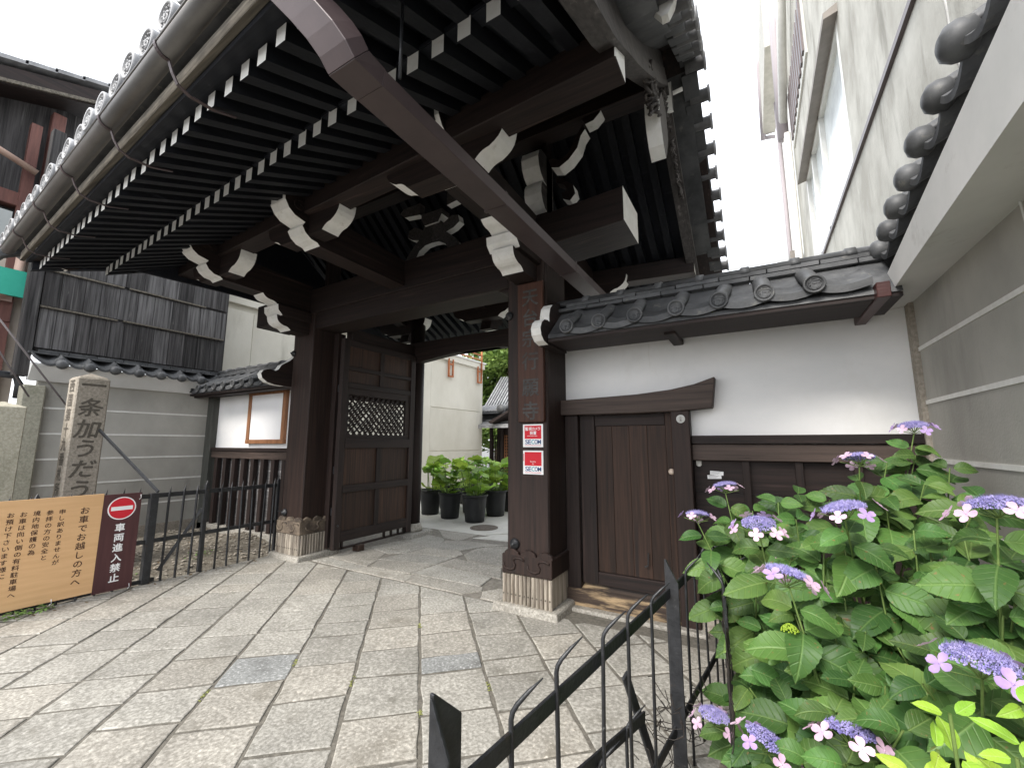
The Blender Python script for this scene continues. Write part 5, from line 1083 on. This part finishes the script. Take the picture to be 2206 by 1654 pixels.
# far return: bars, post and crumpled chain-link seen almost edge on
m = MB(); m.obox((-.275, 3.5, .85), (-.16, 2.0, .84), .01, .05); m.build('rail', IRON, RF)
m = MB(); m.obox((-.275, 3.5, .25), (-.16, 2.0, .24), .01, .05); m.build('rail', IRON, RF)
for k in range(9):
    t = k / 9; inst('bar', BB[k % 3], RF, (lerp(-.272, -.165, t), lerp(3.45, 2.05, t), U(-.01, .02)), (U(-.03, .03), U(-.03, .03), U(0, 6)))
MB().box(-.30, -.25, 3.48, 3.53, -.1, 1.0).build('fence_post', IRON, RF)
m = MB(); m.obox((-.24, 3.3, .75), (-.02, 3.4, -.03), .03, .03); m.build('brace', IRON, RF)
wire = mat('net_wire', (.012, .012, .012), (.045, .035, .028), (30, 30, 30), .6)
m = MB()
for k in range(46):
    t0 = k / 46; pts = []
    for j in range(12):
        z = .0 + .075 * j; zig = .032 * (1 if j % 2 else -1); t = t0 + zig / 1.6
        pts.append((lerp(-.262, -.145, t) + .02 * noise.noise((t * 9, z * 6, 1)) - (.05 if t > .5 else .0) * max(0, noise.noise((t * 5, z * 4, 7))), lerp(3.45, 1.75, t) + .03 * noise.noise((t * 8, z * 6, 4)), z + .015 * noise.noise((t * 9, z * 9, 2))))
    m.tube(pts, .0022, 4, cap=False)
tag(m.build('chain_link_net', wire, RF), kind='stuff')
m = MB()
for k in range(26):
    c = (U(-.52, -.36), U(1.9, 2.6), U(.02, .36)); a = U(0, 6)
    m.tube([(c[0] + .05 * math.cos(a + t * .9) + U(-.02, .02), c[1] + .08 * math.sin(a + t * .7), c[2] + .02 * t * U(.2, 1)) for t in range(7)], .0022, 4, cap=False)
tag(m.build('loose_net_wire', wire, RF), kind='stuff')

# ================================================================== small things on the right wall
tg = MB(); tg.lathe([(.037, .0), (.037, -.004), (.034, -.005), (0, -.005)], 24, (0, 0, 0), 'y')
text(tg, '三五', (0, -.0062, .012), (1, 0, 0), (0, 0, 1), .022, 1.05, mi=1)
o = tg.build('door_tag', [mat('pale_tag', (.52, .52, .50), (.58, .58, .56)), BLACKP], None, loc=(-.575, 3.978, 1.765)); tag(o, 'small round pale tag at the top of the wicket door post', 'tag')
for (x, z, w, rz, lb) in ((-.325, 1.295, .105, .06, 'upper of two small white printed labels stuck on the dark planks'), (-.345, 1.262, .11, -.04, 'lower of two small white printed labels stuck on the dark planks')):
    m = MB(); m.box(-w / 2, w / 2, 0, .002, -.016, .016); 
    for k in range(3): m.box(-w / 2 + .01, w / 2 - .02 - .01 * k, -.0006, -.0001, .008 - k * .008, .0105 - k * .008, 1)
    o = m.build('paper_label', [WHITEP, mat('grey_print', (.3, .3, .3))], None, loc=(x, 4.1105 - (z - 1.262) * .05, z)); o.rotation_euler = (0, rz, 0); tag(o, lb, 'label', 'paper labels on the dark planks')
m = MB(); m.box(-.022, .022, 0, .012, -.022, .022); m.box(-.012, .016, -.008, 0, -.03, .0); o = m.build('wall_clip', mat('pale_knob', (.6, .58, .54)), None, .004, loc=(-.462, 4.098, 1.378)); tag(o, 'small pale plastic clip fixed under the wall rail beside the door post', 'clip')

# ================================================================== hydrangeas
def serrated_leaf(name, m_, wdt, droop, fold, teeth=11, curl=0., tipp=1.0):
    m = MB(); N = teeth * 2; rows = []
    for i in range(N + 1):
        t = i / N; w = wdt * .5 * (math.sin(PI * min(1, t ** .80)) ** .75) * (1 - .22 * t) * (1 if t < .86 else (1 - ((t - .86) / .14) * .35))
        if i % 2 and 0 < i < N: w *= 1.0
        elif 0 < i < N: w *= .955
        if i == N: w = 0
        y = t * math.cos(droop * t * .6); z = -droop * t * t * .55 + curl * math.sin(PI * t)
        off = (0 if i % 2 == 0 else .012)
        rows.append([(s * w, y + off * (abs(s) == 1) - .04 * abs(s) * t, z + abs(s) ** 1.3 * w * fold + .02 * math.sin(t * 9 + s * 2) * abs(s)) for s in (-1, -.5, 0, .5, 1)])
    vs = [p for r in rows for p in r]; fs = [(i * 5 + k, i * 5 + k + 1, i * 5 + k + 6, i * 5 + k + 5) for i in range(N) for k in range(4)]
    m.add(vs, fs, 0, True); return m.mesh(name, m_)
HL = [serrated_leaf('leaf', LEAFH, U(.60, .74), d, f, curl=c) for d, f, c in ((.35, .25, .05), (.6, .15, .08), (.9, .3, .1), (.2, .1, .02), (.5, .4, .0))]
YL = [serrated_leaf('leaf', LEAFY, .5, d, .25, 6, c) for d, c in ((.3, .05), (.6, .1), (.15, .02))]
def floret(mm):
    m = MB()
    for k in range(4):
        a = k * PI / 2; ca, sa = math.cos(a), math.sin(a); P = []
        for t, w in ((.02, .05), (.2, .20), (.45, .36), (.70, .38), (.92, .20)):
            z = .10 * t * t
            for s in (-1, 0, 1): x_, y_ = w * s * .95, t; P.append((x_ * ca - y_ * sa, x_ * sa + y_ * ca, z + (.05 * abs(s)) - (.02 if k % 2 else 0)))
        m.add(P, [(i * 3 + j, i * 3 + j + 1, i * 3 + j + 4, i * 3 + j + 3) for i in range(4) for j in range(2)], 0, True)
    m.lathe([(.07, .0), (.08, .05), (.02, .1)], 6); return m.mesh('sepal_floret', mm)
FLM = [floret(PETAL), floret(PETALV)]
def bud_dome(seed, r, n):
    rr = random.Random(seed); m = MB()
    for k in range(n):
        a = rr.uniform(0, 6.28); q = math.sqrt(rr.random()); x, y = r * q * math.cos(a), r * q * math.sin(a) * .95; z = .26 * r * (1 - q * q) + rr.uniform(-.004, .005); s = rr.uniform(.0016, .0034)
        pts = [(x + s, y, z), (x - s, y, z), (x, y + s, z), (x, y - s, z), (x, y, z + s * 1.2), (x, y, z - s)]
        m.add(pts, [(0, 2, 4), (2, 1, 4), (1, 3, 4), (3, 0, 4), (2, 0, 5), (1, 2, 5), (3, 1, 5), (0, 3, 5)])
        if k % 2 == 0:
            for q_ in range(3):
                b = rr.uniform(0, 6.28); m.add([(x, y, z), (x + .0012, y, z), (x + .006 * math.cos(b), y + .006 * math.sin(b), z + .011)], [(0, 1, 2)])
    for k in range(10):
        a = k * .63; m.tube([(0, 0, -.035), (r * .5 * math.cos(a), r * .5 * math.sin(a), -.004), (r * .8 * math.cos(a), r * .8 * math.sin(a), .0)], .0016, 4, 1, False)
    return m.mesh('flower_head', [BUDV, STEMG])
BD = [bud_dome(s, .062, 900) for s in range(3)]
def place_leaf(T, me, p, d, size, roll=0., parentname='leaf'):
    # leaves turn their upper face to the open, light side (the street)
    d = Vector(d).normalized(); hint = Vector((U(-.3, .3) + .1, -.75, .75)); d = (d - hint.normalized() * d.dot(hint.normalized()) * .72).normalized()
    if d.z > .55: d.z = .55
    side = d.cross(hint)
    if side.length < .1: side = Vector((1, 0, 0))
    side.normalize(); up = side.cross(d); M_ = Matrix((side, d, up)).transposed()
    e = (M_ @ Matrix.Rotation(roll, 3, 'Y')).to_euler()
    inst(parentname, me, T, p, e, size)
def shoot(T, tip, base, leaves, size, a0, first_d=.0, lm=None, lim=[0]):
    tip, base = Vector(tip), Vector(base); mid = lerp(base, tip, .55) + Vector((0, 0, .06))
    m = MB(); pts = [base, lerp(base, mid, .5) + Vector((U(-.02, .02), U(-.02, .02), .02)), mid, tip]; m.tube(pts, [.006, .0055, .0045, .003], 5, cap=False); m.build('stem', STEMG if lm is None else STEMG, T)
    for k in range(leaves):
        q = .0 if k == 0 else .07 * k; p = tip - (tip - mid).normalized() * (first_d + q * 1.05); sz = size * (.62 + .2 * min(k, 2)) * U(.88, 1.12) if k or first_d else size * .55
        for s in (0, PI):
            a = a0 + (k % 2) * PI / 2 + s + U(-.3, .3); el = (.45 - .28 * k + U(-.2, .2)) if first_d == 0 else (.05 - .2 * k + U(-.25, .2))
            place_leaf(T, R.choice(lm or HL), p + Vector((math.cos(a), math.sin(a), 0)) * .012, (math.cos(a), math.sin(a), el), sz, U(-.35, .35))
def flower(T, p, n, size=1., tilt=(0, 0), viol=0, base=None):
    p = Vector(p); size *= 1.12; hd = inst('flower_head', R.choice(BD), T, p, (tilt[0], tilt[1], U(0, 6)), size); WL[hd.name] = p
    a0 = U(0, 6)
    for k in range(n):
        a = a0 + 2 * PI * k / n + U(-.25, .25); r = U(.078, .10) * size; ro = Vector((math.cos(a) * r, math.sin(a) * r, U(-.022, .0)))
        sz = U(.025, .031) * size; o = bpy.data.objects.new('sepal_floret', FLM[1 if R.random() < viol else 0]); COL.objects.link(o); o.parent = hd; o.matrix_parent_inverse = Matrix()
        hd_r = Matrix.Rotation(-hd.rotation_euler.z, 3, 'Z'); loc = (hd_r @ ro) / size; o.location = loc
        out = (hd_r @ Vector((math.cos(a), math.sin(a), 0))); q = Vector((out.x * .75, out.y * .75, .65 + U(-.2, .2))).to_track_quat('Z', 'Y'); o.rotation_euler = q.to_euler(); o.scale = (sz / size,) * 3
    m = MB()
    for k in range(n):
        a = a0 + 2 * PI * k / n; m.tube([p + Vector((0, 0, -.04)), p + Vector((math.cos(a) * .07, math.sin(a) * .07, -.02)) * size], .0013, 4, cap=False)
    m.build('flower_stalks', STEMG, T)
HY = 'hydrangea bushes beside the right wall'
H1 = thing('hydrangea_bush', 'tall lacecap hydrangea reaching up against the white plaster wall, with the highest flower', 'shrub', (.45, 2.95, 0), HY)
H2 = thing('hydrangea_bush', 'lacecap hydrangea leaning over the iron fence at its left, violet flowers with pink sepals', 'shrub', (.0, 2.4, 0), HY)
H4 = thing('hydrangea_bush', 'lacecap hydrangea at the right edge before the grey wall, with large violet heads', 'shrub', (.65, 1.9, 0), HY)
H3 = thing('hydrangea_bush', 'lacecap hydrangea filling the lower right foreground with broad dark leaves', 'shrub', (.3, 1.75, 0), HY)
BASE = {0: (.45, 2.95, .0), 1: (.0, 2.45, 0), 2: (.2, 1.95, 0), 3: (.6, 2.05, 0)}; BU = [H1, H2, H3, H4]
FL = [(.71, 2.96, 1.64, 0, .9), (.41, 2.58, 1.48, 0, .9), (-.17, 2.62, 1.32, 1, .85), (-.3, 2.46, 1.18, 1, .85), (-.02, 2.08, 1.22, 1, .95), (.25, 1.93, 1.32, 0, .95), (.60, 1.84, 1.37, 3, 1.0), (.06, 1.80, 1.10, 2, 1.0), (.42, 1.49, 1.04, 3, 1.0),
      (-.04, 1.70, .61, 2, .95), (.17, 1.63, .74, 2, .95), (-.23, 2.03, .46, 1, .85), (.09, 2.35, 1.06, 1, .5)]
for i, (x, y, z, b, s) in enumerate(FL):
    T = BU[b]; fl = (U(-.05, .35), U(-.25, .25)); flower(T, (x, y, z), (7, 6, 6, 5, 8, 6, 6, 7, 6, 6, 8, 6, 3)[i], s, fl, .15 if i not in (0, 8, 12) else .6)
    bx, by, bz = BASE[b]; shoot(T, (x, y, z - .04), (bx + U(-.12, .12), by + U(-.1, .1), bz), 3, .185, U(0, 3), .07)
SHT = [(-.08, 2.57, 1.25), (-.24, 2.52, .99), (-.23, 2.43, .86), (-.2, 2.34, .82), (.14, 2.68, 1.34), (.27, 2.65, 1.32), (.1, 2.32, 1.26), (.04, 2.51, 1.31), (.39, 2.59, 1.35), (.47, 2.52, 1.36), (.67, 2.84, 1.55), (.78, 2.8, 1.49), (.54, 2.77, 1.51), (.63, 2.6, 1.42), (.71, 2.55, 1.35), (.48, 2.19, 1.27), (.31, 1.98, 1.23), (.17, 2.02, 1.22), (.32, 2.0, 1.12), (.21, 1.96, 1.04), (.16, 2.03, 1.13), (.53, 2.23, 1.2), (.61, 2.15, 1.26), (.65, 1.95, 1.23), (.54, 1.89, 1.17), (.51, 2.0, 1.1), (.57, 1.8, 1.1), (.61, 1.82, 1.15), (.44, 2.09, 1.03), (-.08, 2.15, .98), (-.06, 2.06, .84), (.05, 2.0, .94), (.16, 1.88, .94), (.25, 1.88, .96), (.33, 1.87, .93), (.39, 1.72, .99), (.48, 1.77, 1.02), (-.01, 1.86, .82), (-.12, 1.82, .71), (.08, 1.74, .86), (.18, 1.67, .88), (.25, 1.65, .89), (.32, 1.57, .95), (-.14, 1.83, .55), (0, 1.71, .74), (.11, 1.58, .81), (.2, 1.57, .83), (.25, 1.48, .86), (.04, 1.57, .67), (-.1, 1.75, .51), (.22, 1.48, .76), (.12, 1.49, .73), (.53, 1.61, 1.03), (.46, 1.52, 1.01), (.48, 2.35, 1.03), (.72, 2.31, 1.4), (-.01, 2.4, 1.11), (-.17, 2.53, 1.18)]
for i, p in enumerate(SHT):
    x, y, z = p; b = 0 if y > 2.25 and x > .2 else (1 if y > 2.05 and x < .3 else (3 if x > .3 else 2))
    bx, by, bz = BASE[b]; p = Vector(p) + Vector((.03, .10, -.06)); shoot(BU[b], p, (bx + U(-.2, .2), by + U(-.15, .15), bz), 4, .185, U(0, 3))
# deeper, older leaves inside the bushes
for b, T in enumerate(BU):
    bx, by, bz = BASE[b]
    for k in range(60):
        p = Vector((bx + U(-.32, .32) - (.03 if b == 1 else 0), by + U(-.1, .35), U(.2, .95 if b != 2 else .75))); a = U(0, 6.28)
        if p.x < -.22 + .1 * (b != 1): p.x += .2
        place_leaf(T, R.choice(HL), p, (math.cos(a), math.sin(a), U(-.5, .1)), U(.12, .18), U(-.4, .4))
# a green flower bud among the front leaves
m = MB()
for k in range(120):
    a = U(0, 6.28); q = math.sqrt(R.random()) * .026; m.lathe([(.001, -.003), (.0036, 0), (.001, .0035)], 5, (.05 + q * math.cos(a), 1.77 + q * math.sin(a), .93 + .02 * (1 - (q / .026) ** 2)))
m.build('green_bud', LEAFY, H3)
# lime young shrub in the near corner
LS = thing('lime_shrub', 'young shrub with bright lime green leaves in the bottom right corner', 'shrub', (.30, 1.2, 0))
for (x, y, z, a) in ((.262, 1.10, 1.075, .3), (.375, 1.16, 1.09, 1.0), (.235, 1.08, 1.02, 1.3), (.335, 1.09, 1.035, .6), (.41, 1.12, 1.03, 2.2), (.30, 1.07, .99, 1.7), (.20, 1.06, .985, .2)):
    shoot(LS, (x, y, z), (x + .05, y + .15, .1), 5, .085, a, 0, YL)
# weeds at the foot of the sign, moss flecks in joints
m = MB()
for k in range(260):
    y = .75 + R.random() * .75; x = -5.92 + abs(R.gauss(0, .07)); z = U(.005, .06); a = U(0, 6.28); s = U(.010, .022)
    u = Vector((math.cos(a), math.sin(a), U(-.2, .6))) * s; w = Vector((-math.sin(a), math.cos(a), U(-.2, .4))) * s * .6; p = Vector((x, y, z)); m.add([p - u, p + w, p + u, p - w], [(0, 1, 2, 3)])
for k in range(240):
    c = R.choice(((-7.0, 2.2), (-8.3, 2.6), (-6.5, 3.0), (-6.2, 2.0))); x, y = c[0] + R.gauss(0, .08), c[1] + R.gauss(0, .10); z = U(.06, .15); a = U(0, 6.28); s = U(.008, .02)
    u = Vector((math.cos(a), math.sin(a), U(-.2, .6))) * s; w = Vector((-math.sin(a), math.cos(a), U(-.2, .4))) * s * .6; p = Vector((x, y, z)); m.add([p - u, p + w, p + u, p - w], [(0, 1, 2, 3)])
tag(m.build('weeds', mat('weed_leaf', (.07, .14, .03), (.16, .27, .06), (9, 9, 9), .7, 0, None, .1)), kind='stuff')
m = MB()
for (nx_, ty_) in ((.047, 2.73), (-.387, 3.15), (.4815, 2.92), (-.82, 3.5), (.047, 3.96), (-1.26, 3.2)):
    for k in range(14):
        n_, t_ = nx_ + R.gauss(0, .008), ty_ + R.gauss(0, .03); x, y = N1[0] * n_ + E1[0] * t_, N1[1] * n_ + E1[1] * t_
        pebble(m, x, y, .004, U(.004, .010))
tag(m.build('moss_flecks', mat('joint_moss', (.15, .16, .05), (.24, .25, .09), (30, 30, 30), .95)), kind='stuff')
m = MB()
for k in range(420):
    if k < 330: x, y = U(-8.7, -6.08), U(.6, 3.95); e = min(1, (x + 9) / .3, (-6.0 - x) / .3); z = .10 * e * (.6 + noise.noise((x * 1.3, y * 1.3, 0))) + .018
    elif k < 390: x, y, z = -5.95 + abs(R.gauss(0, .10)), U(.9, 3.4), .012
    else: x, y, z = U(-6.5, -3), U(6.3, 8.5), .006
    a = U(0, 6.28); sz = U(.010, .028); u = Vector((math.cos(a), math.sin(a), U(-.2, .2))) * sz; w = Vector((-math.sin(a), math.cos(a), U(-.3, .3))) * sz * .45
    p = Vector((x, y, z)); m.add([p - u, p + w, p + u, p - w], [(0, 1, 2, 3)])
tag(m.build('leaf_litter', mat('dead_leaf', (.10, .06, .03), (.22, .15, .08), (30, 30, 30), .8, 0, None, .3)), kind='stuff')
